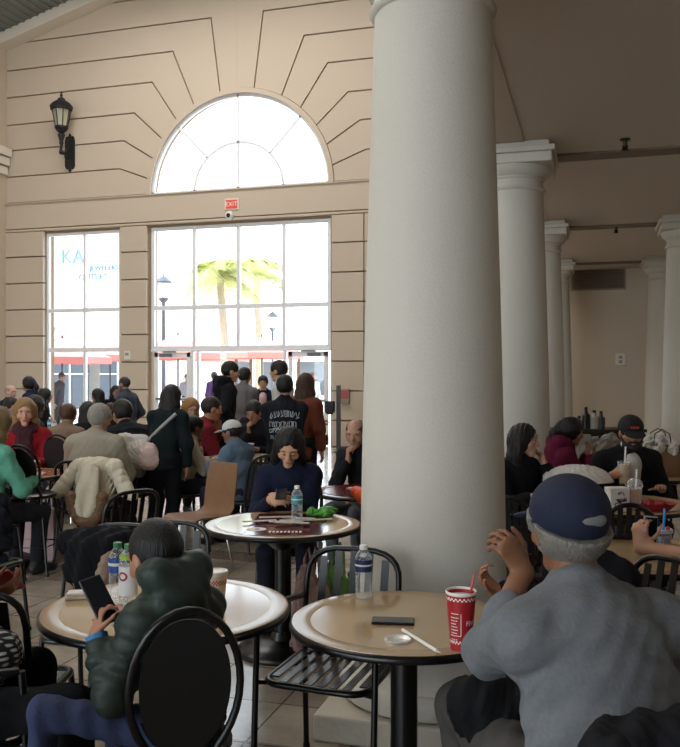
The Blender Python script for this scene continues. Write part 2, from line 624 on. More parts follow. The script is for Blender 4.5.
EYEW = None
def person(label, px, z, phi, top=None, pose='sit', s=None, lean=12, hp=5, hy=0, ht=0, w=1.0, girth=1.0, seat=.45,
           knees=.13, tuck=.03, skin='#b98d72', hair=('short', '#17130f'), wear='#202126', kind='sweater', legs='#1b1c22',
           shoes='#15151a', L='lap', R='lap', v=.014, cap=None, beard=None, down=False, fem=False, world=None, legpts=None,
           chair=None, collar=True, inner=None, hood=False, group=None, by='head', loc=None, bag=None, curl=None, bare=None, part=None, hs=1.0, **kw):
    p = dict(pose=pose, lean=lean, hp=hp, hy=hy, ht=ht, w=w * (.93 if fem else 1), seat=seat, knees=knees, tuck=tuck)
    p.update(kw)
    if s is None:
        if top is None:
            s = 1.0
        else:
            want = EYE - (top - HY) * z / FPX
            lo_, hi_ = .70, 1.15
            for _ in range(30):
                m_ = (lo_ + hi_) / 2
                J = skel(p, m_)
                h = J['head'].z + .118 * m_ * hs * max(.75, math.cos(math.radians(hp * .8)))
                if h < want: lo_ = m_
                else: hi_ = m_
            s = (lo_ + hi_) / 2
            if s < .8 or s > 1.1:
                print('PERSON scale', round(s, 2), label)
    J = skel(p, s)
    rz = hd(phi)
    off = Vector((J['head'].x, J['head'].y, 0)) if by == 'head' else Vector((0, 0, 0))
    base = (at(px, z) if loc is None else Vector(loc)) - rotz(rz) @ off
    M = Matrix.Translation(base) @ Matrix.Rotation(rz, 4, 'Z')
    Mi = M.inverted()
    root = thing('person', label, 'person', base, rz, group)
    # arms
    world = world or {}
    legpts = legpts or {}
    for q, sx, preset in (('L', -1, L), ('R', 1, R)):
        l1, l2 = .285 * s, .250 * s
        pole = Vector((sx * .55, -.45, -1))
        dors, cu = Vector((0, 0, 1)), .6
        ydir = None
        if q in world:
            T = Mi @ Vector(world[q])
            if q + 'pole' in world: pole = M.to_3x3().inverted() @ Vector(world[q + 'pole'])
            if q + 'dors' in world: dors = M.to_3x3().inverted() @ Vector(world[q + 'dors'])
            if q + 'dir' in world: ydir = M.to_3x3().inverted() @ Vector(world[q + 'dir'])
            cu = world.get(q + 'curl', .8)
        elif preset == 'face':
            pole = Vector((sx * .35, .25, -1))
            T = J['head'] + J['Rh'] @ Vector((sx * .045, .10, -.20)) * s
            dors, cu = Vector((sx * .6, .6, 0)), 1.5
            ydir = J['Rh'] @ Vector((0, .0, 1))
        elif preset == 'ear':
            pole = Vector((sx * .35, .15, -1))
            T = J['head'] + J['Rh'] @ Vector((sx * .105, .13, -.17)) * s
            dors, cu = Vector((sx * 1, .2, 0)), 1.1
            ydir = J['Rh'] @ Vector((-sx * .05, -.45, .9))
        elif preset == 'drink':
            T = J['head'] + J['Rh'] @ Vector((sx * .165, .20, -.27)) * s
            dors, cu = Vector((sx * 1, -.2, 0)), 1.2
            ydir = Vector((-sx * .5, .6, .3))
        else:
            t_, dn_, cu = PRE[preset]
            T = Vector((sx * t_[0] * s, t_[1] * s, t_[2] * (s if pose != 'sit' else 1)))
            dors = Vector((sx * dn_[0], dn_[1], dn_[2]))
        E, T = ik(J['S' + q], T, l1, l2, pole)
        J['E' + q], J['W' + q] = E, T
        J['hd' + q] = (ydir if ydir is not None else (T - E)).normalized()
        J['dr' + q], J['cu' + q] = dors, cu
        for nm in ('K', 'A'):
            if nm + q in legpts:
                J[nm + q] = Mi @ Vector(legpts[nm + q])
    g = girth
    Rc, Rm = J['Rc'], J['Rm']
    HW = .068 if pose == 'sit' else .055
    # body: one continuous surface
    S = Solid()
    S.cone(J['pel'], J['mid'], .105 * s * g, .100 * s * g, .05, R=Rm, sc=(1.34 * p['w'], 1, 1))
    S.cone(J['mid'], J['nb'] - J['u2'] * (.11 * s), .102 * s * g, .110 * s * g, .05, R=Rc, sc=(1.38 * p['w'], 1, 1))
    S.cone(J['SL'], J['SR'], .047 * s, .047 * s, .04)
    for q in 'LR':
        S.cone(J['nb'] + J['un'] * (.01 * s), J['S' + q], .045 * s, .042 * s, .04)
    S.cone(J['nb'] - J['un'] * (.03 * s), J['head'] - J['Rh'] @ Vector((0, .012, .05)) * s, (.050 if fem else .056) * s, (.046 if fem else .054) * s, .03)
    for q, sx in (('L', -1), ('R', 1)):
        S.cone(J['S' + q], J['E' + q], .052 * s * g, .041 * s * g, .03)
        S.cone(J['E' + q], J['W' + q], .041 * s, .028 * s, .02)
        S.cone(J['H' + q], J['K' + q], .082 * s * g, .055 * s * g, .04)
        S.cone(J['K' + q], J['A' + q], .054 * s * g, .036 * s, .03)
        S.cone(J['A' + q] + Vector((0, -.03, -.045)) * s, J['A' + q] + Vector((sx * .02, .13, -.058)) * s, .030 * s, .022 * s, .02)
    head_ops(S, J['head'], J['Rh'], s * hs, fem)
    for q, sx in (('L', -1), ('R', 1)):
        J['G' + q] = hand_ops(S, J['W' + q], J['hd' + q], J['dr' + q], sx, s * (.95 if fem else 1), J['cu' + q] if curl is None else curl, v)
    X = MB()
    head_marks(X, J['head'], J['Rh'], s * hs, down)
    hc = hair[1] if hair else '#241c16'
    eyed = hairm('#1d1511' if hair is None or hair[0] != 'bob' else '#3a2a1e')
    lipm = skinm('#a86058' if fem else '#9a6a58')
    solid_obj('body', S, v, [skinm(skin), mat('eye_white', '#d8d4cc', .3), eyed, lipm], root, extra=X)
    # upper clothing
    t = {'sweater': .010, 'shirt': .007, 'tshirt': .006, 'coat': .018, 'puffer': .024}[kind] * s
    qa = (.062 * s, .012 * s) if kind == 'puffer' else None
    ns = {'puffer': [(.004, .10, 1)], 'coat': [(.006, .16, .6), (.003, .07, .7)], 'sweater': [(.006, .17, 1), (.0025, .08, 1), (.003, .11, .5)]}.get(kind, [(.005, .14, .5), (.0025, .05, .6)])
    wm = puffy(wear) if kind == 'puffer' else cloth(wear)
    S = Solid()
    low = J['pel'] - Vector((0, 0, .03 * s)) if pose == 'sit' else J['pel'] - Vector((0, 0, (.14 if kind in ('coat', 'puffer') else .07) * s))
    S.cone(low, J['mid'], .108 * s * g + t, .106 * s * g + t, .05, R=Rm, sc=(1.34 * p['w'], 1, 1), quilt=qa)
    S.cone(J['mid'], J['nb'] - J['u2'] * (.10 * s), .106 * s * g + t, .112 * s * g + t, .05, R=Rc, sc=(1.38 * p['w'], 1, 1), quilt=qa)
    if pose != 'sit':
        S.plane((0, 0, -1), low - Vector((0, 0, .05 * s)))
    S.cone(J['SL'], J['SR'], .050 * s + t, .050 * s + t, .05)
    for q in 'LR':
        S.cone(J['nb'], J['S' + q], .048 * s + t, .045 * s + t, .04)
    if collar:
        S.cone(J['nb'] - J['un'] * (.05 * s), J['nb'] + J['un'] * (.018 * s), .062 * s + t, .058 * s + t * .7, .03)
    for q, sx in (('L', -1), ('R', 1)):
        S.cone(J['S' + q], J['E' + q], .056 * s * g + t, .048 * s * g + t, .035, quilt=qa)
        if kind == 'tshirt' or (bare and q in bare):
            pass
        else:
            d = (J['W' + q] - J['E' + q])
            fr_ = (part or {}).get(q, 1)
            e = J['E' + q] + d * max(0, 1 - (.032 * s + t) / d.length) * fr_
            S.cone(J['E' + q], e, .047 * s * g + t, (.034 + (1 - fr_) * .008) * s + t, .03, quilt=qa)
    if kind == 'tshirt':
        S.ops = [op for op in S.ops]
    if hood:
        hb = J['nb'] + Rc @ Vector((0, -.10, .0 + (hood if hood is not True else 0))) * s
        S.cone(hb + Rc @ Vector((-.10, .02, .03)) * s, hb + Rc @ Vector((.10, .02, .03)) * s, .062 * s, .062 * s, .03)
        S.cone(hb + Rc @ Vector((-.085, .09, .05)) * s, hb + Rc @ Vector((-.09, .0, .04)) * s, .045 * s, .06 * s, .03)
        S.cone(hb + Rc @ Vector((.085, .09, .05)) * s, hb + Rc @ Vector((.09, .0, .04)) * s, .045 * s, .06 * s, .03)
        S.ell(hb + Rc @ Vector((0, -.01, -.05)) * s, (.13 * s, .06 * s, .10 * s), Rc, .03)
    top_o = solid_obj({'sweater': 'sweater', 'shirt': 'shirt', 'tshirt': 'shirt', 'coat': 'coat', 'puffer': 'jacket'}[kind], S, v, wm, root, noise=ns)
    if inner:
        S = Solid()
        S.cone(J['mid'] + Rc @ Vector((0, .060, 0)) * s, J['nb'] + Rc @ Vector((0, .062, -.085)) * s, .078 * s * g + t, .084 * s * g + t, .03, R=Rc, sc=(.74, 1, 1))
        S.cone(J['nb'] - J['un'] * (.05 * s), J['nb'] + J['un'] * (.03 * s), .060 * s + t, .056 * s + t, .02)
        solid_obj('undershirt', S, v, cloth(inner), root)
    # trousers and shoes
    S = Solid()
    S.cone(J['pel'] + Vector((-.05, 0, 0)) * s, J['pel'] + Vector((.05, 0, 0)) * s, .112 * s * g, .112 * s * g, .04)
    for q in 'LR':
        S.cone(J['H' + q], J['K' + q], .090 * s * g, .066 * s * g, .04)
        d = J['A' + q] - J['K' + q]
        S.cone(J['K' + q], J['K' + q] + d * .90, .066 * s * g, .052 * s, .03)
    solid_obj('trousers', S, v, cloth(legs), root, noise=[(.005, .12, .6)])
    for q, sx in (('L', -1), ('R', 1)):
        S = Solid()
        A = J['A' + q]
        S.cone(A + Vector((0, -.03, -.04)) * s, A + Vector((sx * .025, .14, -.052)) * s, .044 * s, .032 * s, .03)
        S.cone(A + Vector((0, -.01, .0)) * s, A + Vector((0, .0, -.04)) * s, .042 * s, .045 * s, .03)
        S.plane((0, 0, -1), A + Vector((0, 0, -.082)) * s)
        solid_obj('shoe', S, max(v, .009), mat('leather_%s' % shoes, shoes, .5), root)
    # hair, hat, beard
    if hair:
        S = hair_solid(hair[0], J['head'], J['Rh'], s * hs, J['nb'])
        hn = [(.0022, .018, .12), (.0025, .03, .2)] if hair[0] not in ('buzz', 'bald', 'fringe') else [(.0015, .02, 1)]
        if cap:
            P0 = J['head'] + J['Rh'] @ Vector((0, -.01, .052 + (cap[3] if len(cap) > 3 else 0))) * s
            S.plane(J['Rh'] @ Vector((0, (cap[2] if len(cap) > 2 else .12), 1)).normalized(), P0)
        solid_obj('hair', S, max(.006, v * .75), hairm(hair[1]), root, noise=hn)
    P = lambda a, b, c_: J['head'] + J['Rh'] @ Vector((a, b, c_)) * s
    if cap:
        S = Solid()
        S.ell(P(0, -.016, .040), (.093 * s, .114 * s, .092 * s), J['Rh'], .01)
        tilt = cap[2] if len(cap) > 2 else .10
        S.plane(J['Rh'] @ Vector((0, -tilt, -1)).normalized(), P(0, 0, .022 + (cap[3] if len(cap) > 3 else 0)))
        cm = cap[0] if not isinstance(cap[0], str) else mat('cap_%s' % cap[0], cap[0], .8, bump=.3, scale=200, var=.15)
        co = solid_obj('cap', S, max(.005, v * .7), cm, root)
        if cap[1]:
            S = Solid()
            back = -1 if cap[1] == 'back' else 1
            S.ell(P(0, back * .125, .022), (.078 * s, .078 * s, .011 * s), J['Rh'] @ rotx(-.16 * back), .01)
            solid_obj('visor', S, .005, cm, co)
        J['cap'] = co
    if beard:
        S = Solid()
        S.cone(P(-.070, .012, -.020), P(-.045, .050, -.088), .012 * s, .024 * s, .015)
        S.cone(P(.070, .012, -.020), P(.045, .050, -.088), .012 * s, .024 * s, .015)
        S.cone(P(-.040, .058, -.095), P(.040, .058, -.095), .030 * s, .030 * s, .02)
        S.cone(P(-.028, .086, -.056), P(.028, .086, -.056), .012 * s, .012 * s, .01)
        S.ell(P(0, .080, -.100), (.034 * s, .026 * s, .028 * s), J['Rh'], .02)
        S.sub(P(0, .108, -.064), (.023 * s, .02 * s, .010 * s), J['Rh'], .006)
        solid_obj('beard', S, max(.005, v * .6), hairm(beard), root, noise=[(.002, .012, .3)])
    J.update(root=root, M=M, s=s, top=top_o, base=base, rz=rz)
    if chair:
        cd = chair[1] if len(chair) > 1 else 'person'
        back = chair[2] if len(chair) > 2 else 0.0
        put_chair(chair[0], M @ Vector((J['pel'].x, J['pel'].y - back, 0)), rz + (math.radians(chair[3]) if len(chair) > 3 else 0), cd)
    return J
# ------------------------------------------------------------------ the building
YF = 18.0                                     # inner face of the front wall
XC, R0, ZS = -7.87, 2.235, 5.84               # arch centre, radius and spring height
WL = (-13.0, -10.91)                          # left window
WM = (-10.10, -5.63)                          # door bay
WT, Z1, Z2 = 5.08, 3.17, 2.20                 # window head, transoms
XL, XR, CEIL = -14.12, -0.74, 3.72

m_wall = mat('painted_stucco_tan', '#c0b2a1', .75, bump=.08, scale=60, var=.04, spec=.25)
m_groove = mat('stucco_recess', '#8d7b66', .85, bump=.05)
m_cream = mat('cream_plaster', '#d9d3c6', .7, bump=.10, scale=70, var=.03, spec=.25)
m_colm = mat('column_plaster', '#c9c4b9', .62, bump=.22, scale=95, var=.05, spec=.3)
m_ceil = mat('soffit_paint', '#c9beb2', .8, bump=.06, scale=30, var=.05, spec=.2)
m_backw = mat('aisle_wall_paint', '#c9bcaa', .8, bump=.05, scale=50, var=.05, spec=.2)
m_frame = mat('window_frame_white', '#e2e4e8', .45, spec=.4)
m_roof = mat('roof_deck_grey', '#7d817e', .6, bump=.1, scale=8, var=.06)
m_black = mat('black_metal', '#0b0b0c', .28, bump=.05, scale=60, spec=.5)
m_blackm = mat('black_plastic', '#101012', .5, bump=.05, scale=60)
m_chrome = mat('chrome', '#c8c8ca', .15, metal=1.0)
m_white = mat('white_plastic', '#dcdad4', .45)
m_iron = mat('lantern_iron', '#15161a', .5, bump=.2, scale=80)

def floor_mat():
    m = bpy.data.materials.new('floor_tile')
    m.use_nodes = True
    nt = m.node_tree
    N, Lk = nt.nodes, nt.links
    b = N['Principled BSDF']
    tc = N.new('ShaderNodeTexCoord')
    def brick(scale, w, h, mort, off):
        mp = N.new('ShaderNodeMapping')
        mp.inputs['Location'].default_value = off
        Lk.new(tc.outputs['Object'], mp.inputs['Vector'])
        t = N.new('ShaderNodeTexBrick')
        t.offset = 0.0
        t.squash = 1.0
        t.inputs['Scale'].default_value = scale
        t.inputs['Brick Width'].default_value = w
        t.inputs['Row Height'].default_value = h
        t.inputs['Mortar Size'].default_value = mort
        t.inputs['Mortar Smooth'].default_value = .3
        t.inputs['Bias'].default_value = 0
        Lk.new(mp.outputs['Vector'], t.inputs['Vector'])
        return t
    A = brick(1, .457, .457, .005, (0.1, 0.2, 0))
    A.inputs['Color1'].default_value = (*rgb('#aba092'), 1)
    A.inputs['Color2'].default_value = (*rgb('#9b9185'), 1)
    A.inputs['Mortar'].default_value = (*rgb('#4a4036'), 1)
    nz = N.new('ShaderNodeTexNoise')
    nz.inputs['Scale'].default_value = 3.2
    nz.inputs['Detail'].default_value = 8
    nz.inputs['Roughness'].default_value = .65
    Lk.new(tc.outputs['Object'], nz.inputs['Vector'])
    rp = N.new('ShaderNodeValToRGB')
    rp.color_ramp.elements[0].position = .3
    rp.color_ramp.elements[0].color = (.62, .6, .58, 1)
    rp.color_ramp.elements[1].position = .7
    rp.color_ramp.elements[1].color = (1.1, 1.08, 1.05, 1)
    Lk.new(nz.outputs['Fac'], rp.inputs[0])
    mx = N.new('ShaderNodeMix')
    mx.data_type = 'RGBA'
    mx.blend_type = 'MULTIPLY'
    mx.inputs[0].default_value = 1
    Lk.new(A.outputs['Color'], mx.inputs[6])
    Lk.new(rp.outputs[0], mx.inputs[7])
    # darker border bands every few metres
    sx = N.new('ShaderNodeSeparateXYZ')
    Lk.new(tc.outputs['Object'], sx.inputs[0])
    def band(out, period, width, off):
        a = N.new('ShaderNodeMath'); a.operation = 'ADD'; a.inputs[1].default_value = off
        Lk.new(out, a.inputs[0])
        d = N.new('ShaderNodeMath'); d.operation = 'PINGPONG'; d.inputs[1].default_value = period / 2
        Lk.new(a.outputs[0], d.inputs[0])
        l = N.new('ShaderNodeMath'); l.operation = 'LESS_THAN'; l.inputs[1].default_value = width / 2
        Lk.new(d.outputs[0], l.inputs[0])
        return l
    b1, b2 = band(sx.outputs['X'], 3.656, .34, .9), band(sx.outputs['Y'], 3.656, .34, .35)
    mxx = N.new('ShaderNodeMath'); mxx.operation = 'MAXIMUM'
    Lk.new(b1.outputs[0], mxx.inputs[0]); Lk.new(b2.outputs[0], mxx.inputs[1])
    m2 = N.new('ShaderNodeMix'); m2.data_type = 'RGBA'; m2.blend_type = 'MULTIPLY'
    Lk.new(mxx.outputs[0], m2.inputs[0])
    Lk.new(mx.outputs[2], m2.inputs[6])
    m2.inputs[7].default_value = (.62, .58, .54, 1)
    Lk.new(m2.outputs[2], b.inputs['Base Color'])
    b.inputs['Roughness'].default_value = .24
    b.inputs['Specular IOR Level'].default_value = .7
    rr = N.new('ShaderNodeMapRange')
    rr.inputs['To Min'].default_value = .10
    rr.inputs['To Max'].default_value = .27
    Lk.new(nz.outputs['Fac'], rr.inputs['Value'])
    Lk.new(rr.outputs[0], b.inputs['Roughness'])
    bp = N.new('ShaderNodeBump')
    bp.inputs['Strength'].default_value = .35
    bp.inputs['Distance'].default_value = .004
    bp.invert = True
    Lk.new(A.outputs['Fac'], bp.inputs['Height'])
    Lk.new(bp.outputs['Normal'], b.inputs['Normal'])
    return m

tag(MB().box((-4, 5, -.05), (24, 26.4, .1)).build('floor', floor_mat(), smooth=False), kind='structure')

# front wall with its openings: a filled outline with holes, given thickness
cu = bpy.data.curves.new('wall_front', 'CURVE')
cu.dimensions = '2D'
cu.fill_mode = 'BOTH'
cu.extrude = 0.16
def poly(pts):
    sp = cu.splines.new('POLY')
    sp.points.add(len(pts) - 1)
    for q, (x, z) in zip(sp.points, pts):
        q.co = (x, z, 0, 1)
    sp.use_cyclic_u = True
RIDGE, EAVE = 11.75, 9.85
poly([(XL - .3, 0), (WL[0], 0), (WL[0], WT), (WL[1], WT), (WL[1], 0), (WM[0], 0), (WM[0], WT), (WM[1], WT), (WM[1], 0),
      (8, 0), (8, EAVE), (-1.4, EAVE + .15), (XC, RIDGE + .2), (XL - .3, EAVE + .15)])
poly([(XC + R0 * math.cos(a), ZS + R0 * math.sin(a)) for a in [PI * i / 48 for i in range(49)]])
ob = bpy.data.objects.new('tmp', cu)
COL.objects.link(ob)
me = bpy.data.meshes.new_from_object(ob.evaluated_get(bpy.context.evaluated_depsgraph_get()))
bpy.data.objects.remove(ob)
me.transform(Matrix.Translation((0, YF + .05 + .16, 0)) @ Matrix.Rotation(PI / 2, 4, 'X'))
me.materials.clear()
tag(link('wall_front', me, m_groove), kind='structure')

# raised stucco courses: every course is a panel standing proud of the recess
def off(pl, g):
    """shift an open polyline sideways (to its left for g > 0)"""
    out = []
    for i, p in enumerate(pl):
        ns = []
        for a, b in ((i - 1, i), (i, i + 1)):
            if a < 0 or b >= len(pl): continue
            d = (Vector(pl[b]) - Vector(pl[a])).normalized()
            ns.append(Vector((-d.y, d.x)))
        n = sum(ns, Vector((0, 0)))
        n = n / max(n.length_squared, 1e-6) * len(ns) if len(ns) > 1 else n
        k = g if len(ns) == 1 else g * 1.0
        out.append((p[0] + n.x * k, p[1] + n.y * k))
    return out

LINES = [(5.87, None, None), (6.53, -10.92, 170), (7.19, -10.80, 158), (7.83, -10.52, 145.5), (8.52, -10.05, 131.5), (9.19, -9.50, 118), (9.86, -8.52, 100.5)]
RT = R0 + .10
G = .016
EDGE_R = -0.74
courses = MB()
for side in (0, 1):
    xl = XL if side == 0 else 2 * XC - EDGE_R
    mir = (lambda x: x) if side == 0 else (lambda x: 2 * XC - x)
    def pl(i, sgn):
        h, bx_, ang = LINES[i]
        if bx_ is None:
            pts = [(xl, h), (XC - RT - .001, h)]
        else:
            a = math.radians(ang)
            pts = [(xl, h), (bx_, h), (XC + RT * math.cos(a), ZS + RT * math.sin(a))]
        return off(pts, sgn * G)
    for i in range(len(LINES)):
        lo_ = pl(i, 1)
        a0 = 180 if LINES[i][2] is None else LINES[i][2]
        if i + 1 < len(LINES):
            up = pl(i + 1, -1)
            a1 = LINES[i + 1][2]
        else:
            up = [(xl, 10.52), (XC, 10.52)]
            a1 = 90
        arcp = [(XC + RT * math.cos(math.radians(a0 + (a1 - a0) * k / 8)), ZS + RT * math.sin(math.radians(a0 + (a1 - a0) * k / 8))) for k in range(1, 8)]
        if i + 1 == len(LINES):
            arcp.append((XC, ZS + RT))
        P = lo_ + arcp + up[::-1]
        P = [(mir(x), z) for x, z in P]
        if side == 0: P = P
        courses.prism(P, YF - .0, YF + .06)
courses.build('trim_1', m_wall, smooth=False, bevel=.006)
for h in ():
    pass
bpy.data.objects['trim_1']['kind'] = 'structure'
up_ = MB()
up_.prism([(XL, 10.55), (EDGE_R, 10.55), (EDGE_R, 10.6), (XC, 12), (XL, 10.7)], YF, YF + .06)
tag(up_.build('trim_2', m_wall, smooth=False), kind='structure')
# band between windows and arch, with a small moulding under it
bd = MB()
bd.box(((XL + EDGE_R) / 2, YF + .02, (5.22 + 5.84) / 2), (EDGE_R - XL, .10, 5.84 - 5.22))
bd.box(((XL + EDGE_R) / 2, YF + .01, 5.165), (EDGE_R - XL, .14, .05))
bd.box(((XL + EDGE_R) / 2, YF - .005, 5.845), (EDGE_R - XL, .12, .03))
tag(bd.build('trim_3', m_wall, smooth=False, bevel=.006), kind='structure')
# pilasters in coursed blocks
pi_ = MB()
hs = [0, .58, 1.235, 1.89, 2.545, 3.20, 3.855, 4.51, 5.14]
for x0, x1 in ((XL, WL[0] - .02), (WL[1] + .03, WM[0] - .07), (WM[1] + .05, -4.85), (-4.83, EDGE_R)):
    for a, b in zip(hs[:-1], hs[1:]):
        pi_.box(((x0 + x1) / 2, YF + .01, (a + b) / 2), (x1 - x0, .12, b - a - .03))
tag(pi_.build('trim_4', m_wall, smooth=False, bevel=.008), kind='structure')
# rounded reveal around the arch
rv = MB()
pr = [(R0 - .02, -.03), (R0 + .09, -.03), (R0 + .10, .05), (R0, .10)]
n = 48
vs, fs = [], []
for i in range(n + 1):
    a = PI * i / n
    for r, y in pr:
        vs.append((XC + r * math.cos(a), YF + y, ZS + r * math.sin(a)))
for i in range(n):
    for k in range(4):
        q = (k + 1) % 4
        fs.append((i * 4 + k, i * 4 + q, (i + 1) * 4 + q, (i + 1) * 4 + k))
rv.add(vs, fs)
tag(rv.build('trim_5', m_wall), kind='structure')

# side walls, roof, ceiling
tag(MB().box((XL - .15, 6, 5), (.3, 24.4, 10)).build('wall_left', m_wall, smooth=False), kind='structure')
cn = MB()
for k, (pz, px_) in enumerate(((6.58, .08), (6.80, .14), (7.02, .20))):
    cn.box((XL + px_ / 2, 6, pz + .09), (px_, 23.9, .20))
tag(cn.build('trim_6', m_cream, smooth=False, bevel=.01), kind='structure')
rf = MB()
for sx in (-1, 1):
    w = XC - XL + .3
    rf.add([(XC + sx * w, -7, EAVE + .1), (XC, -7, RIDGE), (XC, YF + .3, RIDGE), (XC + sx * w, YF + .3, EAVE + .1),
            (XC + sx * w, -7, EAVE + .35), (XC, -7, RIDGE + .25), (XC, YF + .3, RIDGE + .25), (XC + sx * w, YF + .3, EAVE + .35)],
           [(0, 1, 2, 3), (4, 7, 6, 5), (0, 3, 7, 4), (1, 5, 6, 2), (0, 4, 5, 1), (2, 6, 7, 3)])
    for i in range(34):                        # ribs of the steel deck
        f = (i + .5) / 34
        x = XC + sx * w * f
        z = RIDGE + (EAVE + .1 - RIDGE) * f
        rf.box((x, 5.6, z - .02), (.06, 24.8, .05))
tag(rf.build('ceiling', m_roof, smooth=False), kind='structure')
bm_ = MB()
for sx in (-1, 1):
    w = XC - XL + .2
    a = Vector((XC + sx * w, YF - .17, EAVE - .02)); b = Vector((XC, YF - .17, RIDGE - .13))
    mid = (a + b) / 2
    ang = math.atan2(b.z - a.z, b.x - a.x)
    bm_.box(mid, ((b - a).length, .34, .26), R=Matrix.Rotation(-ang, 3, 'Y'))
    bm_.box(mid + Vector((0, -.02, -.16)), ((b - a).length, .42, .06), R=Matrix.Rotation(-ang, 3, 'Y'))
    for yy in (13.4, 9.0, 4.5, 0):
        bm_.box(mid + Vector((0, yy - YF, 0)), ((b - a).length, .24, .3), R=Matrix.Rotation(-ang, 3, 'Y'))
tag(bm_.build('trim_7', m_cream, smooth=False, bevel=.01), kind='structure')
tag(MB().box((3.6, 5.6, CEIL + .1), (2 * 4.36 + .3, 25, .2)).build('ceiling_aisle', m_ceil, smooth=False), kind='structure')
bs = MB()
for y in (4.35, 8.52, 12.7, 16.86):
    bs.box((3.7, y, CEIL - .005), (8.6, .26, .03))
tag(bs.build('trim_8', mat('soffit_joint', '#7d6f63', .8), smooth=False, bevel=.004), kind='structure')
tag(MB().box((-.74 - .12, 5.6, 6.86), (.5, 24.8, 6.3)).build('wall_clerestory', m_wall, smooth=False), kind='structure')
tag(MB().box((3.6, YF - .01, 1.9), (8.6, .12, 3.8)).build('wall_aisle', m_backw, smooth=False), kind='structure')
tag(MB().box((-3, -6.9, 8.4), (23, .3, 6.2)).box((3.9, -6.9, 2.6), (9.2, .3, 5.4)).build('wall_back_added', m_wall, smooth=False), kind='structure')  # unseen, added to block light from behind; hall side left open for daylight
tag(MB().box((8.0, 5.6, 1.9), (.3, 25, 3.8)).build('wall_right', m_backw, smooth=False), kind='structure')

# ------------------------------------------------------------------ windows and doors
def bars(spec, name, depth=.09, y=YF + .10):
    m = MB()
    for x0, x1, z0, z1 in spec:
        m.box(((x0 + x1) / 2, y, (z0 + z1) / 2), (x1 - x0, depth, z1 - z0))
    return m

def glass_mat():
    m = bpy.data.materials.new('window_glass')
    m.use_nodes = True
    nt = m.node_tree
    for n_ in list(nt.nodes): nt.nodes.remove(n_)
    o = nt.nodes.new('ShaderNodeOutputMaterial')
    t = nt.nodes.new('ShaderNodeBsdfTransparent')
    g = nt.nodes.new('ShaderNodeBsdfGlossy')
    g.inputs['Roughness'].default_value = .03
    mx = nt.nodes.new('ShaderNodeMixShader')
    mx.inputs[0].default_value = .05
    t.inputs['Color'].default_value = (.96, .98, 1, 1)
    nt.links.new(t.outputs[0], mx.inputs[1]); nt.links.new(g.outputs[0], mx.inputs[2])
    nt.links.new(mx.outputs[0], o.inputs[0])
    return m
m_glass = glass_mat()

def window(name, x0, x1, z0, z1, vx, hz, w=.07):
    sp = [(x0, x0 + w, z0, z1), (x1 - w, x1, z0, z1)]
    sp += [(x - w / 2, x + w / 2, z0, z1) for x in vx]
    mb_ = bars(sp, name)
    for q0, q1 in [(z1 - w, z1), (z0, z0 + w)] + [(h - .05, h + .05) for h in hz]:
        mb_.box(((x0 + x1) / 2, YF + .10, (q0 + q1) / 2), (x1 - x0 - .01, .075, q1 - q0))
    o = tag(mb_.build(name, m_frame, smooth=False, bevel=.008), kind='structure')
    g = MB().box(((x0 + x1) / 2, YF + .12, (z0 + z1) / 2), (x1 - x0 - .02, .012, z1 - z0 - .02)).build('window_glass', m_glass, o, smooth=False)
    return o

xq = [WM[0] + (WM[1] - WM[0]) * k / 4 for k in range(5)]
window('window_1', WL[0], WL[1], 0.02, WT, [(WL[0] + WL[1]) / 2 + .03], [Z1, Z2])
window('window_2', WM[0], WM[1], Z2 - .02, WT, xq[1:4], [Z1], .085)
# thicker central mullion and head
o = bpy.data.objects['window_2']
# arch fan light
fm = MB()
def ring(m, r0, r1, y0, y1, n=40):
    vs, fs = [], []
    for i in range(n + 1):
        a = PI * i / n
        for r, y in ((r0, y0), (r1, y0), (r1, y1), (r0, y1)):
            vs.append((XC + r * math.cos(a), y, ZS + r * math.sin(a)))
    for i in range(n):
        for k in range(4):
            q = (k + 1) % 4
            fs.append((i * 4 + k, i * 4 + q, (i + 1) * 4 + q, (i + 1) * 4 + k))
    m.add(vs, fs)
ya, yb = YF + .06, YF + .14
ring(fm, R0 - .08, R0 - .005, ya, yb)
ring(fm, 1.08, 1.14, ya, yb)
fm.box((XC, YF + .10, ZS + .04), (2 * R0 - .02, .08, .08))
fm.box((XC, YF + .10, ZS + R0 / 2), (.06, .08, R0 - .02))
for sx in (-1, 1):
    a = math.radians(90 + sx * 44)
    r = (1.11 + R0 - .04) / 2
    fm.box((XC + r * math.cos(a), YF + .10, ZS + r * math.sin(a)), (R0 - 1.15, .08, .055), R=Matrix.Rotation(-a, 3, 'Y'))
o = tag(fm.build('window_3', m_frame, bevel=.006), kind='structure')
gv = [(XC + (R0 - .03) * math.cos(PI * i / 40), ZS + (R0 - .03) * math.sin(PI * i / 40)) for i in range(41)]
MB().prism(gv, YF + .095, YF + .105).build('window_glass', m_glass, o, smooth=False)

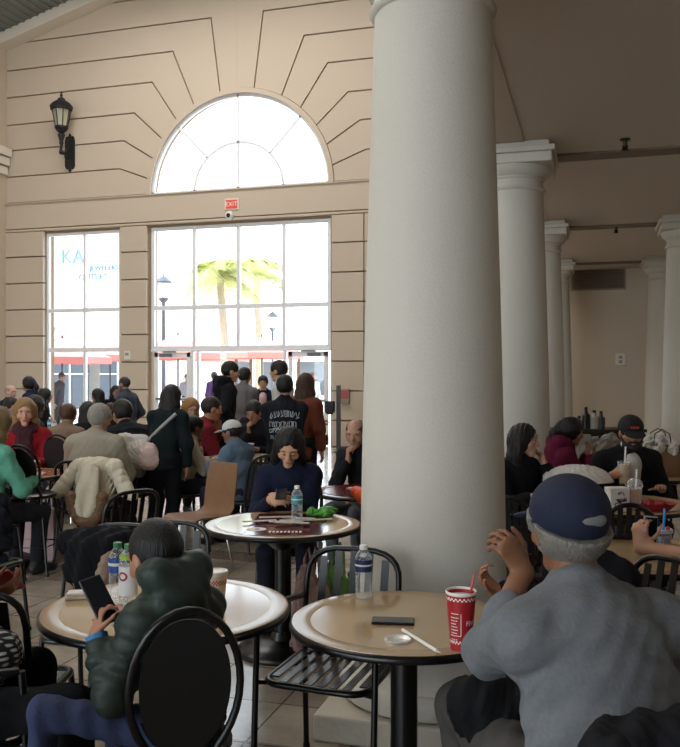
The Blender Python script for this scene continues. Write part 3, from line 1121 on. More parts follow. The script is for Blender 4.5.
def door(name, x0, x1, hinge):
    w = .10
    sp = [(x0, x0 + w, .02, 2.12), (x1 - w, x1, .02, 2.12), (x0, x1, 2.0, 2.12), (x0, x1, .02, .26)]
    sp += [(x0 + w, x1 - w, .98, 1.05)]
    o = tag(bars(sp, name, .05).build(name, m_frame, smooth=False, bevel=.008), kind='structure')
    MB().box(((x0 + x1) / 2, YF + .10, 1.1), (x1 - x0 - .18, .012, 1.9)).build('door_glass', m_glass, o, smooth=False)
    MB().box(((x0 + x1) / 2, YF + .045, 1.02), (x1 - x0 - .1, .03, .05)).build('push_bar', mat('steel_bar', '#8d8f92', .35, metal=.8), o, smooth=False, bevel=.006)
    hc = x0 + .32 if hinge < 0 else x1 - .32
    MB().box((hc, YF + .04, 2.05), (.30, .07, .07)).box((hc + .12 * hinge * -1, YF + .0, 2.13), (.34, .03, .025)).build('door_closer', mat('closer_grey', '#6a6c70', .5), o, smooth=False)
    return o
door('door_1', xq[0] + .07, xq[1] - .10, -1)
door('door_2', xq[3] + .10, xq[4] - .07, 1)
dj = MB()
for x in (xq[1] - .05, xq[1] + .10, xq[3] + .02):
    dj.box((x, YF + .10, 1.09), (.07, .10, 2.16))
dj.box((XC, YF + .10, 2.16), (WM[1] - WM[0], .11, .05))
tag(dj.build('trim_9', m_frame, smooth=False, bevel=.006), kind='structure')

# ------------------------------------------------------------------ columns
def column(px, py, label):
    c = thing('column', label, 'column', (px, py, 0), 0, 'white plaster columns along the aisle')
    MB().box((0, 0, .06), (.90, .90, .12)).build('plinth', mat('plinth_stone', '#bfb6a6', .6, bump=.2, scale=50, var=.08), c, smooth=False, bevel=.012)
    t = [(.20, .12), (.415, .12), (.437, .135), (.445, .165), (.437, .20), (.415, .22), (.385, .225), (.378, .24), (.36, .26), (.352, .285)]
    MB().lathe(t, 64).build('base_moulding', m_colm, c)
    sh = [(.352, .285)]
    for i in range(1, 13):
        f = i / 12
        sh.append((.348 - .072 * (f ** 1.5), .285 + f * 3.02))
    MB().lathe(sh, 72, caps=False).build('shaft', m_colm, c)
    cp = [(.276, 3.305), (.295, 3.315), (.302, 3.33), (.295, 3.345), (.278, 3.35), (.276, 3.41), (.288, 3.415), (.290, 3.435),
          (.305, 3.44), (.335, 3.465), (.352, 3.50), (.357, 3.525), (.20, 3.525)]
    cap = MB().lathe(cp, 64).build('capital', m_colm, c)
    MB().box((0, 0, 3.57), (.74, .74, .09)).box((0, 0, 3.64), (.80, .80, .05)).box((0, 0, 3.69), (.70, .70, .07)).build('abacus', m_colm, cap, smooth=False, bevel=.01)
    return c
cy = [4.0, 8.17, 12.34, 16.51]
nm = ['huge white plaster column close to the camera, behind the tan table',
      'white plaster column just behind the huge front one, with a square capital',
      'third white column of the receding row, behind the woman in maroon',
      'last white column of the left row, against the back wall']
for y, l in zip(cy, nm):
    column(XR, y, l)
column(1.21, cy[2], 'white column at the right edge of the photo, behind the paper bag')
column(1.21, cy[3], 'far white column beside the right one, nearly touching the back wall')

# ------------------------------------------------------------------ fittings on the walls
def lantern(label, x, z):
    t = thing('wall_lantern', label, 'lantern', (x, YF, z))
    MB().prism([(-.11, -.5), (.11, -.5), (.15, -.42), (.15, .28), (.11, .40), (-.11, .40), (-.15, .28), (-.15, -.42)], -.05, .0).lathe(
        [(.01, .40), (.04, .42), (.03, .46), (.005, .50)], 12, (0, -.025, 0)).lathe([(.005, -.58), (.04, -.54), (.03, -.50), (.01, -.49)], 12, (0, -.025, 0)).build('wall_plate', m_iron, t, bevel=.01)
    dy = -.42
    MB().tube([(0, -.04, .1), (0, -.16, -.02), (0, -.30, -.14), (0, dy + .04, -.16), (0, dy - .02, -.06), (0, dy, .08)], .038, 10).tube(
        [(0, -.04, -.20), (0, -.16, -.22), (0, -.24, -.14), (0, -.2, -.06)], .025, 8).ball((0, dy, -.13), .07).ball((0, -.22, -.2), .05).build('arm', m_iron, t)
    MB().lathe([(.03, 0), (.06, .06), (.05, .12), (.075, .2), (.10, .3), (.06, .34), (.15, .42), (.17, .46), (.15, .48)], 20, (0, dy, .05)).build('stem', m_iron, t)
    gl = mat('lantern_glass', '#e8e0c8', .2, trans=.6)
    MB().lathe([(.15, .52), (.245, 1.02)], 8, (0, dy, .02)).build('glass', gl, t, smooth=False)
    cg = MB()
    for i in range(8):
        a = 2 * PI * i / 8
        cg.tube([(.155 * math.cos(a), dy + .155 * math.sin(a), .53), (.255 * math.cos(a), dy + .255 * math.sin(a), 1.05)], .014, 6)
    cg.lathe([(.15, .50), (.18, .50), (.18, .55), (.15, .55)], 24, (0, dy, .02)).lathe([(.24, .99), (.29, 1.0), (.30, 1.05), (.25, 1.06)], 24, (0, dy, .02)).build('cage', m_iron, t)
    MB().lathe([(.29, 1.05), (.31, 1.08), (.29, 1.12), (.24, 1.18), (.15, 1.24), (.10, 1.26), (.10, 1.30), (.05, 1.34), (.02, 1.37), (.045, 1.40), (.03, 1.44), (.005, 1.52)], 24, (0, dy, .02)).build('roof_cap', m_iron, t)
    return t
lp = thing  # the lantern is placed from its wall plate
lx = wx(70.5, YF)
L_ = lantern('black iron carriage lantern on a bracket high on the tan wall', lx, 7.05)
for o_ in (L_,):
    o_.scale = (.88, .88, .88)

ex = thing('exit_sign', 'red lettered exit sign above the door bay, under the arched window', 'sign', (wx(232.5, YF), YF - .03, 5.50))
MB().box((0, 0, 0), (.36, .05, .27)).build('housing', mat('sign_housing', '#d8cfc0', .5), ex, smooth=False, bevel=.02)
MB().box((0, -.028, 0), (.28, .008, .20)).build('face', mat('exit_face_red', '#e2564a', .4), ex, smooth=False)
vs, fs = text_verts('EXIT', .145)
MB().add([(v.x, -.034, v.y) for v in vs], fs).build('lettering', mat('exit_letters', '#f6e9e2', .4), ex, smooth=False)
cm = thing('security_camera', 'white dome security camera below the exit sign', 'camera', (wx(231, YF), YF - .04, 5.24))
MB().ball((0, -.04, 0), (.10, .09, .10), 16, 10).build('housing', m_white, cm)
MB().ball((0, -.10, -.005), (.055, .045, .055), 14, 8).build('lens', mat('lens_black', '#08080a', .1), cm)
tm = thing('thermostat', 'small cream thermostat box on the pilaster between the windows', 'thermostat', (wx(129, YF), YF - .07, 2.05))
MB().box((0, 0, 0), (.16, .05, .20)).build('housing', m_white, tm, smooth=False, bevel=.01)
MB().box((0, -.03, .03), (.10, .01, .07)).build('screen', mat('lcd_grey', '#9a9c90', .3), tm, smooth=False)
wp = thing('wall_plate', 'pale square cover plate on the bare back wall of the aisle', 'plate', (wx(620.5, YF - .1), YF - .085, 1.90))
MB().box((0, 0, 0), (.20, .02, .24)).build('plate', m_white, wp, smooth=False, bevel=.008)
MB().box((0, -.015, .045), (.07, .01, .06)).box((0, -.015, -.045), (.07, .01, .06)).build('socket', mat('socket_grey', '#a09a90', .5), wp, smooth=False)
vg = thing('air_grille', 'dark rectangular air grille at the top of the aisle back wall', 'grille', (wx(598, YF - .1), YF - .08, 3.52))
gm = MB()
for k in range(10):
    gm.box((0, -.01, -.17 + k * .037), (.98, .03, .022), R=rotx(.5))
gm.build('louvres', mat('grille_grey', '#6b6258', .6), vg, smooth=False)
MB().box((0, .005, 0), (1.06, .02, .44)).build('frame', mat('grille_frame', '#8f8376', .6), vg, smooth=False)
for k, (px_, py_) in enumerate(((625, 149), (616, 232))):
    z_ = FPX * (CEIL - .09 - EYE) / (HY - py_)
    sp = thing('sprinkler', ['ceiling fire sprinkler above the capped man, the nearer one', 'smaller ceiling fire sprinkler further along the aisle ceiling'][k], 'sprinkler', at(px_, z_, CEIL))
    MB().lathe([(.045, -.0), (.045, -.012), (.02, -.02), (.012, -.06)], 14).build('escutcheon', mat('sprinkler_brass', '#3d352b', .4, metal=.6), sp)
    MB().lathe([(.004, -.06), (.03, -.10), (.035, -.105), (.01, -.108)], 12).box((0, 0, -.075), (.05, .008, .04)).build('deflector', MATS['sprinkler_brass'], sp)

# sanitiser stand and wall box by the right pilaster
zb = 17.6
st = thing('sanitizer_stand', 'slim black post stand with a dispenser beside the right door', 'stand', at(338.5, zb, 0))
MB().lathe([(.16, 0), (.16, .015), (.03, .03)], 24).build('base', m_black, st)
MB().box((0, 0, .70), (.085, .04, 1.35)).build('post', m_black, st, smooth=False)
MB().box((-.17, -.05, .93), (.20, .12, .24)).box((-.17, -.06, .80), (.14, .10, .05)).build('dispenser', m_blackm, st, smooth=False, bevel=.02)
wb = thing('wall_phone', 'grey wall box with a red notice on the pilaster right of the doors', 'box', (wx(346, YF), YF - .08, 1.12))
MB().box((0, 0, 0), (.20, .08, .32)).build('housing', mat('box_grey', '#8f7f78', .5), wb, smooth=False, bevel=.01)
MB().box((.0, -.045, .04), (.15, .006, .18)).build('notice', mat('notice_red', '#a44a40', .5), wb, smooth=False)

# ------------------------------------------------------------------ outside
m_pave = mat('sunlit_paving', '#d9d4cc', .8, bump=.1, scale=4, var=.05)
tag(MB().box((-10, 48, -.06), (120, 59.4, .1)).build('ground_outside', m_pave, smooth=False), kind='structure')
SX_ = -26.9
shop = thing('shop_building', 'white shop building outside with blue lettering over a dark glazed shopfront', 'building', (SX_, 33.2, 0))
MB().box((0, 3, 5.2), (17, 6, 5.4)).box((-7.9, .5, 1.3), (1.2, 1, 2.6)).box((8.0, .5, 1.3), (1.0, 1, 2.6)).box((0, 4, 1.3), (17, 4, 2.6)).build('wall', mat('white_render', '#f0efec', .8), shop, smooth=False)
MB().box((0, .15, 8.0), (17.4, .9, .3)).build('cornice', mat('white_render', '#f0efec', .8), shop, smooth=False)
for k in range(6):
    w_ = MB().box((-6.2 + k * 2.5, .7, 1.3), (1.9, .06, 2.4)).build('window', mat('shop_window_dark', '#39424f', .15), shop, smooth=False)
    MB().box((-6.2 + k * 2.5, .65, 1.3), (.08, .08, 2.4)).box((-6.2 + k * 2.5, .65, 1.6), (1.9, .08, .06)).build('mullion', mat('shop_mullion', '#c4ccd6', .5), w_, smooth=False)
def sign(txt, px_, py_, size, name):
    Y = 33.1
    X = wx(px_, Y)
    z_ = -X * ST + Y * CT
    H = EYE - (py_ - HY) * z_ / FPX
    vs, fs = text_verts(txt, size)
    m = MB()
    base = Vector((X - SX_, -.06, H))
    for dy in (0, ):
        m.add([base + Vector((v.x, dy, v.y)) for v in vs], fs)
    o = m.build(name, mat('sign_blue', '#5878b4', .5), shop, smooth=False)
    md = o.modifiers.new('depth', 'SOLIDIFY'); md.thickness = .05
sign('KA', 71.5, 257, .92, 'lettering')
sign('JEWELERS', 103, 268, .34, 'lettering')
sign('OUTLET', 92, 277, .40, 'lettering')
aw = thing('shop_awning', 'grey striped wall awning outside the left window', 'awning', at(66, 36.0, 0))
am = MB()
for k in range(6):
    am.add([(-.5 + k * .17, 0, 3.65), (-.5 + k * .17 + .17, 0, 3.65), (-.5 + k * .17 + .17, -.7, 2.95), (-.5 + k * .17, -.7, 2.95)], [(0, 1, 2, 3)], k % 2)
    am.add([(-.5 + k * .17, -.7, 2.95), (-.5 + k * .17 + .17, -.7, 2.95), (-.5 + k * .17 + .17, -.7, 2.75), (-.5 + k * .17, -.7, 2.75)], [(0, 1, 2, 3)], k % 2)
am.build('canopy', [mat('awning_grey', '#6f6b66', .8), mat('awning_pale', '#b0aaa2', .8)], aw, smooth=False)
MB().tube([(-.5, 0, 3.64), (-.5, -.7, 2.94), (.52, -.7, 2.94), (.52, 0, 3.64)], .02, 6).build('frame', m_iron, aw)
far = thing('far_arcade', 'white arcade building far behind the palm, pale in the glare', 'building', (-6, 58, 0))
MB().box((0, 2, 3.4), (46, 4, 1.8)).build('wall', mat('white_render', '#f0efec', .8), far, smooth=False)
for k in range(15):
    MB().box((-21 + k * 3, 0, 1.25), (.5, .5, 2.5)).build('pillar', mat('white_render', '#f0efec', .8), far, smooth=False)
MB().box((0, 2.6, 1.25), (46, .1, 2.5)).build('shopfronts', mat('far_shopfront', '#6c7480', .4), far, smooth=False)
far['kind'] = 'thing'

def umbrella(px_, z, r, h, label):
    t = thing('patio_umbrella', label, 'umbrella', at(px_, z, 0), random.random(), 'red patio umbrellas outside')
    n = 8
    vs = [(0, 0, h)] + [(r * math.cos(2 * PI * i / n), r * math.sin(2 * PI * i / n), h - .55) for i in range(n)]
    vs += [(r * math.cos(2 * PI * i / n), r * math.sin(2 * PI * i / n), h - .73) for i in range(n)]
    fs = [(0, 1 + i, 1 + (i + 1) % n) for i in range(n)] + [(1 + i, 1 + n + i, 1 + n + (i + 1) % n, 1 + (i + 1) % n) for i in range(n)]
    MB().add(vs, fs).build('canopy', mat('umbrella_red', '#d4837d', .8), t, smooth=False)
    MB().tube([(0, 0, 0), (0, 0, h + .08)], .025, 8).lathe([(.26, 0), (.26, .06), (.04, .1)], 20).build('pole', m_iron, t)
    rb = MB()
    for i in range(n):
        a = 2 * PI * i / n
        rb.tube([(0, 0, h - .05), (r * math.cos(a), r * math.sin(a), h - .57)], .012, 5)
    rb.build('ribs', m_iron, t)
umbrella(62, 24.0, 1.4, 2.62, 'red umbrella outside the left pane of the left window')
umbrella(110, 27.5, 1.6, 2.75, 'red umbrella outside the right pane of the left window')
umbrella(178, 25.0, 1.45, 2.75, 'red umbrella outside behind the left glass door')
umbrella(262, 28.5, 1.45, 2.85, 'red umbrella outside the open middle doorway')
umbrella(221, 39.5, 1.4, 2.9, 'distant red umbrella beyond the doorway, smallest')

def street_lamp(px_, z, top, label):
    t = thing('street_lamp', label, 'street lamp', at(px_, z, 0), 0, 'street lamps outside')
    MB().lathe([(.16, 0), (.16, .4), (.10, .5), (.07, .7), (.055, top - .9), (.07, top - .85)], 16).build('pole', mat('street_iron', '#4c5261', .5), t)
    MB().lathe([(.05, top - .9), (.16, top - .78), (.17, top - .74)], 12).build('collar', mat('street_iron', '#4c5261', .5), t)
    MB().lathe([(.13, top - .74), (.22, top - .25)], 8).build('lantern_glass', mat('lamp_glass', '#c9d2da', .2), t, smooth=False)
    MB().lathe([(.26, top - .26), (.27, top - .22), (.12, top - .08), (.03, top - .03), (.005, top + .08)], 14).build('cap', mat('street_iron', '#4c5261', .5), t)
street_lamp(163.5, 27, 4.75, 'dark street lamp outside behind the left panes of the door bay')
street_lamp(272.5, 38, 4.4, 'thinner street lamp outside to the right of the palm')

def leafm():
    return mat('palm_leaf', '#b4b872', .5, bump=.1, var=.3, scale=5)
def palm(px_, z, hc, rad, label, nf=20, seed=1):
    rnd = random.Random(seed)
    t = thing('palm_tree', label, 'palm tree', at(px_, z, 0))
    pts = [(0.12 * math.sin(i * .5), 0, hc * i / 8) for i in range(9)]
    MB().tube(pts, [.20 - .008 * i for i in range(9)], 12).build('trunk', mat('palm_trunk', '#a09482', .9, bump=.6, scale=12, var=.2), t)
    tx = pts[-1][0]
    for f in range(nf):
        az = 2 * PI * f / nf + rnd.uniform(-.15, .15)
        el = rnd.uniform(-.15, 1.15)
        m = MB()
        P = []
        N_ = 12
        for i in range(N_ + 1):
            u = i / N_
            d = rad * u
            P.append(Vector((tx + math.cos(az) * d * math.cos(el) * (1 - .15 * u), math.sin(az) * d * math.cos(el) * (1 - .15 * u), hc + d * math.sin(el) - rad * .85 * u * u)))
        m.tube(P, [.03 * (1 - .85 * i / N_) for i in range(N_ + 1)], 5)
        for i in range(1, N_ + 1):
            d = (P[i] - P[i - 1]).normalized()
            sd = d.cross(Vector((0, 0, 1))).normalized()
            for sx in (-1, 1):
                for hf in (0, .5):
                    b = P[i - 1].lerp(P[i], hf)
                    ln = rad * .36 * math.sin(PI * min(1, (i - .3 + hf) / N_) ** .8) + .06
                    tip = b + sd * (sx * ln * .8) + d * (ln * .55) + Vector((0, 0, -ln * .45))
                    q = d * .035
                    m.add([b - q, b + q, tip], [(0, 1, 2)])
        m.build('frond', leafm(), t, smooth=False)
palm(222, 33, 5.4, 2.7, 'leafy palm tree outside behind the middle window panes', 30, 3)
palm(257, 39, 6.2, 3.0, 'second palm tree outside, its crown showing right of the first', 26, 8)

pg = thing('slatted_pergola', 'dark slatted pergola roof outside beyond the doorway', 'pergola', at(268, 34, 0))
q = MB()
for k in range(12):
    q.box((-1.0 + k * .18, 0, 2.55), (.07, 1.6, .35))
q.build('slats', mat('dark_timber', '#5a4436', .8), pg, smooth=False)
for sy in (-.75, .75):
    MB().box((-1.05, sy, 1.2), (.1, .1, 2.4)).box((1.05, sy, 1.2), (.1, .1, 2.4)).box((0, sy, 2.42), (2.3, .1, .12)).build('frame', mat('dark_timber', '#5a4436', .8), pg, smooth=False)
# ------------------------------------------------------------------ tables
def table_mat(col, rim):
    m = mat('laminate_%s' % col, col, .16, bump=.0, spec=.75, ior=1.5)
    return m
m_lam = mat('laminate_tan', '#b29873', .11, scale=300, var=.05, spec=.85)
m_rim = mat('laminate_rim', '#a38a68', .22, scale=300, var=.05, spec=.6)
m_lamred = mat('laminate_maroon', '#5a1c22', .16, spec=.6)
TABLES = {}
TH_ = .745

def make_table(label, px, z, D, group=None, top=None, rim=None, loc=None):
    t = thing('pedestal_table', label, 'table', at(px, z) if loc is None else loc, 0, group)
    r = D / 2
    MB().lathe([(0.001, .744), (r - .075, .744)], 72, caps=False).build('laminate_panel', top or m_lam, t)
    MB().lathe([(.10, .712), (r - .03, .712), (r - .004, .718), (r, .728), (r - .003, .738), (r - .012, .744)], 72, caps=False).build('edge_band', m_black, t)
    MB().lathe([(r - .076, .7441), (r - .072, .7452), (r - .022, .7462), (r - .011, .744)], 72, caps=False).build('rim', rim or m_rim, t)
    MB().lathe([(.048, .06), (.048, .70)], 24).lathe([(.06, .60), (.17, .70), (.17, .712)], 24).build('pedestal', m_black, t)
    MB().lathe([(.001, 0), (.27, 0), (.275, .012), (.26, .03), (.16, .055), (.075, .075), (.06, .12)], 48).build('base', m_black, t)
    return t

T_LEFT = make_table('round tan table with water bottles beside the boy in the puffer jacket', 167, 3.20, .93)
T_RIGHT = make_table('round tan table holding the red paper cup and black phone', 404, 3.03, .82)
T_MID = make_table('round table with a maroon printed centre, in front of the woman in navy', 283, 4.97, .92)

# ------------------------------------------------------------------ chairs
def leg_mb(a, b, r=.0125):
    return MB().tube([a, b], r, 10).lathe([(.016, 0), (.016, .02)], 10, (b[0], b[1], 0))

def chair_slat(name='metal_chair', arms=False):
    t = thing(name, 'x', 'chair')
    w, d = .205, .20
    pts = []
    for cx_, cy_, a0 in ((w - .07, d - .07, 0), (-w + .07, d - .07, PI / 2), (-w + .03, -d + .03, PI), (w - .03, -d + .03, 1.5 * PI)):
        r = .07 if cy_ > 0 else .03
        for k in range(5):
            a = a0 + k * PI / 8
            pts.append((cx_ + r * math.cos(a), cy_ + r * math.sin(a), .44))
    m = MB().tube(pts, .013, 10, closed=True)
    for k in range(8):
        x = -w + .026 + k * (2 * w - .052) / 7
        y1 = d - .01 - (.05 if k in (0, 7) else 0)
        m.box((x, (y1 - d) / 2 + .005, .447), (.030, y1 + d - .02, .006))
    m.build('seat', m_black, t)
    bp = []
    hb, wb_ = .86, .20
    for sx, rng in ((-1, range(0, 6)), (1, range(5, -1, -1))):
        pass
    left = [(-w + .01, -d, .44), (-w, -d - .03, .60), (-w, -d - .055, .74)]
    n = 12
    top = []
    for k in range(n + 1):
        a = PI - PI * k / n
        top.append((w * math.copysign(abs(math.cos(a)) ** .62, math.cos(a)), -d - .06 - .035 * math.sin(a), .74 + .13 * math.sin(a) ** .75))
    right = [(w, -d - .055, .74), (w, -d - .03, .60), (w - .01, -d, .44)]
    m = MB().tube(left + top[1:-1] + right, .013, 10)
    for k in range(5):
        x = -w + .067 + k * .069
        zt = .74 + .13 * (1 - (abs(x) / w) ** 1.6) ** .47
        m.add([(x - .016, -d, .44), (x + .016, -d, .44), (x + .016, -d - .085, zt), (x - .016, -d - .085, zt),
               (x - .016, -d - .006, .44), (x + .016, -d - .006, .44), (x + .016, -d - .091, zt), (x - .016, -d - .091, zt)],
              [(0, 1, 2, 3), (5, 4, 7, 6), (1, 5, 6, 2), (4, 0, 3, 7)])
    m.build('backrest', m_black, t)
    top_z = .68 if arms else .44
    for sx in (-1, 1):
        leg_mb((sx * (w + (.035 if arms else -.01)), d - .03, top_z), (sx * (w + (.035 if arms else .02)), d + .01, 0)).build('leg', m_black, t)
        leg_mb((sx * (w - .01), -d, .44), (sx * (w + .01), -d - .07, 0)).build('leg', m_black, t)
        if arms:
            ar = MB().tube([(sx * (w + .035), d - .04, .68), (sx * (w + .035), 0, .69), (sx * (w + .01), -d - .04, .67)], .014, 8).build('armrest', m_black, t)
            MB().tube([(sx * (w - .03), d - .05, .43), (sx * (w + .035), d - .03, .43)], .010, 6).build('seat_bracket', m_black, t)
    return t

def chair_hoop(name='round_back_chair', slots=False):
    t = thing(name, 'x', 'chair')
    MB().lathe([(.001, .435), (.19, .435), (.205, .445), (.205, .458), (.19, .468), (.001, .462)], 36).build('seat', m_black, t)
    hoop = []
    n = 26
    for k in range(n + 1):
        a = -.30 * PI + (PI + .60 * PI) * k / n
        x, zz = .182 * math.cos(a), .235 * math.sin(a)
        hoop.append((x, -.20 - .06 * (zz + .24) / .48, .695 + zz))
    path = [(.15, -.14, .44)] + hoop + [(-.15, -.14, .44)]
    MB().tube(path, .0135, 10).build('back_hoop', m_black, t)
    pn = MB()
    vs, fs = [], []
    N_, Mx = 40, 6
    for side in (0, 1):
        for k in range(N_):
            a = 2 * PI * k / N_
            x, zz = .150 * math.copysign(abs(math.cos(a)) ** .9, math.cos(a)), .205 * math.sin(a)
            vs.append((x, -.20 - .06 * (zz + .24) / .48 + (.006 if side else -.006), .70 + zz))
    fs = [tuple(range(N_)), tuple(range(2 * N_ - 1, N_ - 1, -1))] + [(k, k + N_, (k + 1) % N_ + N_, (k + 1) % N_) for k in range(N_)]
    if slots:
        for k in range(7):
            x = -.135 + k * .045
            h = .225 * math.sqrt(max(0, 1 - (x / .18) ** 2))
            pn.box((x, -.226, .70), (.026, .010, 2 * h - .01), R=rotx(.12))
        pn.box((0, -.205, .57), (.32, .010, .10), R=rotx(.12))
        for k in range(6):
            pn.box((-.1125 + k * .045, -.232, .755), (.03, .008, .03), R=rotx(.12))
    else:
        pn.add(vs, fs)
        pn.tube([(x_ * .84, -.188 - .06 * (z_ + .24) / .48, .70 + z_ * .9) for x_, z_ in ((.182 * math.cos(1.15 * PI + .7 * PI * k / 12), .235 * math.sin(1.15 * PI + .7 * PI * k / 12)) for k in range(13))], .008, 8)
    pn.build('back_panel', m_blackm, t, angle=.5)
    for sx in (-1, 1):
        leg_mb((sx * .14, .13, .44), (sx * .19, .19, 0)).build('leg', m_black, t)
        leg_mb((sx * .14, -.14, .44), (sx * .18, -.22, 0)).build('leg', m_black, t)
    MB().tube([(.165 * math.cos(2 * PI * k / 24), .165 * math.sin(2 * PI * k / 24) - .005, .24) for k in range(24)], .009, 8, closed=True).build('stretcher_ring', m_black, t)
    return t

def chair_ply(name='plywood_chair'):
    t = thing(name, 'x', 'chair')
    prof = [(.215, .415), (.205, .440), (.15, .455), (.0, .447), (-.12, .44), (-.18, .455), (-.215, .50), (-.235, .60), (-.26, .74), (-.285, .865)]
    wd = [.19, .20, .205, .20, .19, .19, .185, .185, .185, .17]
    vs, fs = [], []
    C = 8
    for side in (0, 1):
        for i, ((y, z_), w) in enumerate(zip(prof, wd)):
            for k in range(C + 1):
                u = -1 + 2 * k / C
                dip = .012 * u * u
                vs.append((w * u, y + (dip if z_ > .5 else 0) - (.011 if side and z_ > .47 else 0), z_ + (dip if z_ < .5 else 0) - (.012 if side and z_ <= .47 else 0)))
    n1 = len(prof) * (C + 1)
    for i in range(len(prof) - 1):
        for k in range(C):
            a = i * (C + 1) + k
            fs.append((a, a + 1, a + C + 2, a + C + 1))
            fs.append((a + n1, a + n1 + C + 1, a + n1 + C + 2, a + n1 + 1))
        for k in (0, C):
            a = i * (C + 1) + k
            fs.append((a, a + C + 1, a + n1 + C + 1, a + n1) if k == 0 else (a, a + n1, a + n1 + C + 1, a + C + 1))
    for i in (0, len(prof) - 1):
        for k in range(C):
            a = i * (C + 1) + k
            fs.append((a, a + n1, a + n1 + 1, a + 1))
    MB().add(vs, fs).build('seat_shell', mat('plywood', '#7d5c42', .38, bump=.05, scale=30, var=.12), t)
    for sx in (-1, 1):
        MB().tube([(sx * .10, .12, .43), (sx * .16, .15, .41), (sx * .20, .19, 0)], .010, 8).build('leg', m_chrome, t)
        MB().tube([(sx * .10, -.10, .43), (sx * .16, -.12, .41), (sx * .20, -.20, 0)], .010, 8).build('leg', m_chrome, t)
    MB().tube([(-.10, .12, .43), (.10, .12, .43)], .009, 8).tube([(-.10, -.10, .43), (.10, -.10, .43)], .009, 8).build('seat_frame', m_chrome, t)
    return t

PROTO = {}
def put_chair(kind, loc, rz, label, group=None):
    loc = Vector((loc[0], loc[1], 0))
    if kind not in PROTO:
        t = {'slat': chair_slat, 'hoop': chair_hoop, 'ply': chair_ply, 'arm': lambda: chair_slat('metal_armchair', True),
             'slot': lambda: chair_hoop('slotted_back_chair', True)}[kind]()
        t.location = loc
        t.rotation_euler[2] = rz
        t['label'] = label
        if group: t['group'] = group
        PROTO[kind] = t
        return t
    return dup(PROTO[kind], loc, rz, label, group)

# ------------------------------------------------------------------ small things
def clear_mat():
    m = bpy.data.materials.new('clear_plastic')
    m.use_nodes = True
    nt = m.node_tree
    b = nt.nodes['Principled BSDF']
    b.inputs['Base Color'].default_value = (.85, .88, .9, 1)
    b.inputs['Roughness'].default_value = .07
    b.inputs['Specular IOR Level'].default_value = .8
    t = nt.nodes.new('ShaderNodeBsdfTransparent')
    t.inputs['Color'].default_value = (.95, .97, .98, 1)
    lw = nt.nodes.new('ShaderNodeLayerWeight')
    lw.inputs['Blend'].default_value = .35
    mr = nt.nodes.new('ShaderNodeMapRange')
    mr.inputs['To Min'].default_value = .10
    mr.inputs['To Max'].default_value = .62
    nt.links.new(lw.outputs['Facing'], mr.inputs['Value'])
    mx = nt.nodes.new('ShaderNodeMixShader')
    nt.links.new(mr.outputs[0], mx.inputs[0])
    nt.links.new(t.outputs[0], mx.inputs[1])
    nt.links.new(b.outputs[0], mx.inputs[2])
    nt.links.new(mx.outputs[0], nt.nodes['Material Output'].inputs[0])
    return m
m_pet = clear_mat()
m_paper = mat('paper_white', '#e4e0d8', .8, bump=.1)

def bottle(label, loc, label_col, cap_col, h=.205, r=.0325, band=(.105, .150), extra=None, group=None):
    t = thing('water_bottle', label, 'bottle', loc, 0, group)
    k = h / .205
    pr = [(.018, 0), (r * .92, .002), (r, .012)]
    for i in range(5):
        z = .018 + i * .016
        pr += [(r, z), (r - .0025, z + .006), (r, z + .012)]
    pr += [(r, .102), (r - .001, .104), (r - .001, .15), (r, .153), (r * .97, .160), (r * .72, .178), (r * .42, .188), (.0125, .191)]
    pr = [(a, b * k) for a, b in pr]
    MB().lathe(pr, 28).build('body', m_pet, t)
    lc = mat('film_%s' % label_col, label_col, .35)
    b0, b1 = band
    s = MB().lathe([(r + .0012, b0 * k), (r + .0016, b1 * k)], 28, caps=False)
    lo = s.build('wrapper', lc, t)
    MB().lathe([(r + .0019, (b0 + .022) * k), (r + .0019, (b1 - .016) * k)], 28, caps=False).build('wrapper_stripe', mat('film_white', '#d8dce0', .4), lo) if extra != 'plain' else None
    MB().lathe([(.013, .188 * k), (.016, .190 * k), (.0155, .205 * k), (.006, .207 * k)], 18).build('cap', mat('cap_plastic_%s' % cap_col, cap_col, .4), t)
    return t

def tcm(px, z, h=TH_):
    return at(px, z, h)

# right table
bottle('clear water bottle with a dark blue label on the tan table before the column', at(363.5, 3.32, TH_), '#22345f', '#e8ebee', group=None)
ph = thing('mobile_phone', 'black phone lying flat on the tan table by the straw', 'phone', at(393, 2.99, TH_), TH - .10)
MB().box((0, 0, .0045), (.150, .072, .009)).build('body', mat('phone_black', '#0a0a0b', .25), ph, smooth=False, bevel=.004)
MB().box((0, 0, .0092), (.140, .066, .0006)).build('screen', mat('phone_glass', '#050507', .06), ph, smooth=False)
nl = thing('cup_lid', 'flat translucent plastic cup lid on the tan table under the straw', 'lid', at(398, 2.79, TH_))
MB().lathe([(.001, .003), (.034, .003), (.038, .006), (.043, .006), (.045, .001), (.046, 0)], 36, caps=False).build('disc', mat('lid_translucent', '#cfc9bd', .3, trans=.35), nl)
MB().box((.005, .0, .0045), (.018, .004, .002)).build('straw_slot', mat('lid_mark', '#e8e4da', .4), nl, smooth=False)
sw = thing('straw_in_wrapper', 'white paper-wrapped straw lying across the edge of the tan table', 'straw', at(419, 2.735, TH_ + .006), TH)
a_ = at(402.5, 2.87, TH_ + .010); b_ = at(437, 2.655, TH_ + .008)
Mi_ = Matrix.Rotation(-TH, 3, 'Z')
MB().tube([Mi_ @ (a_ - sw.location), Mi_ @ (b_ - sw.location)], .0055, 8).build('wrapper', m_paper, sw)
e_ = Mi_ @ (b_ - sw.location)
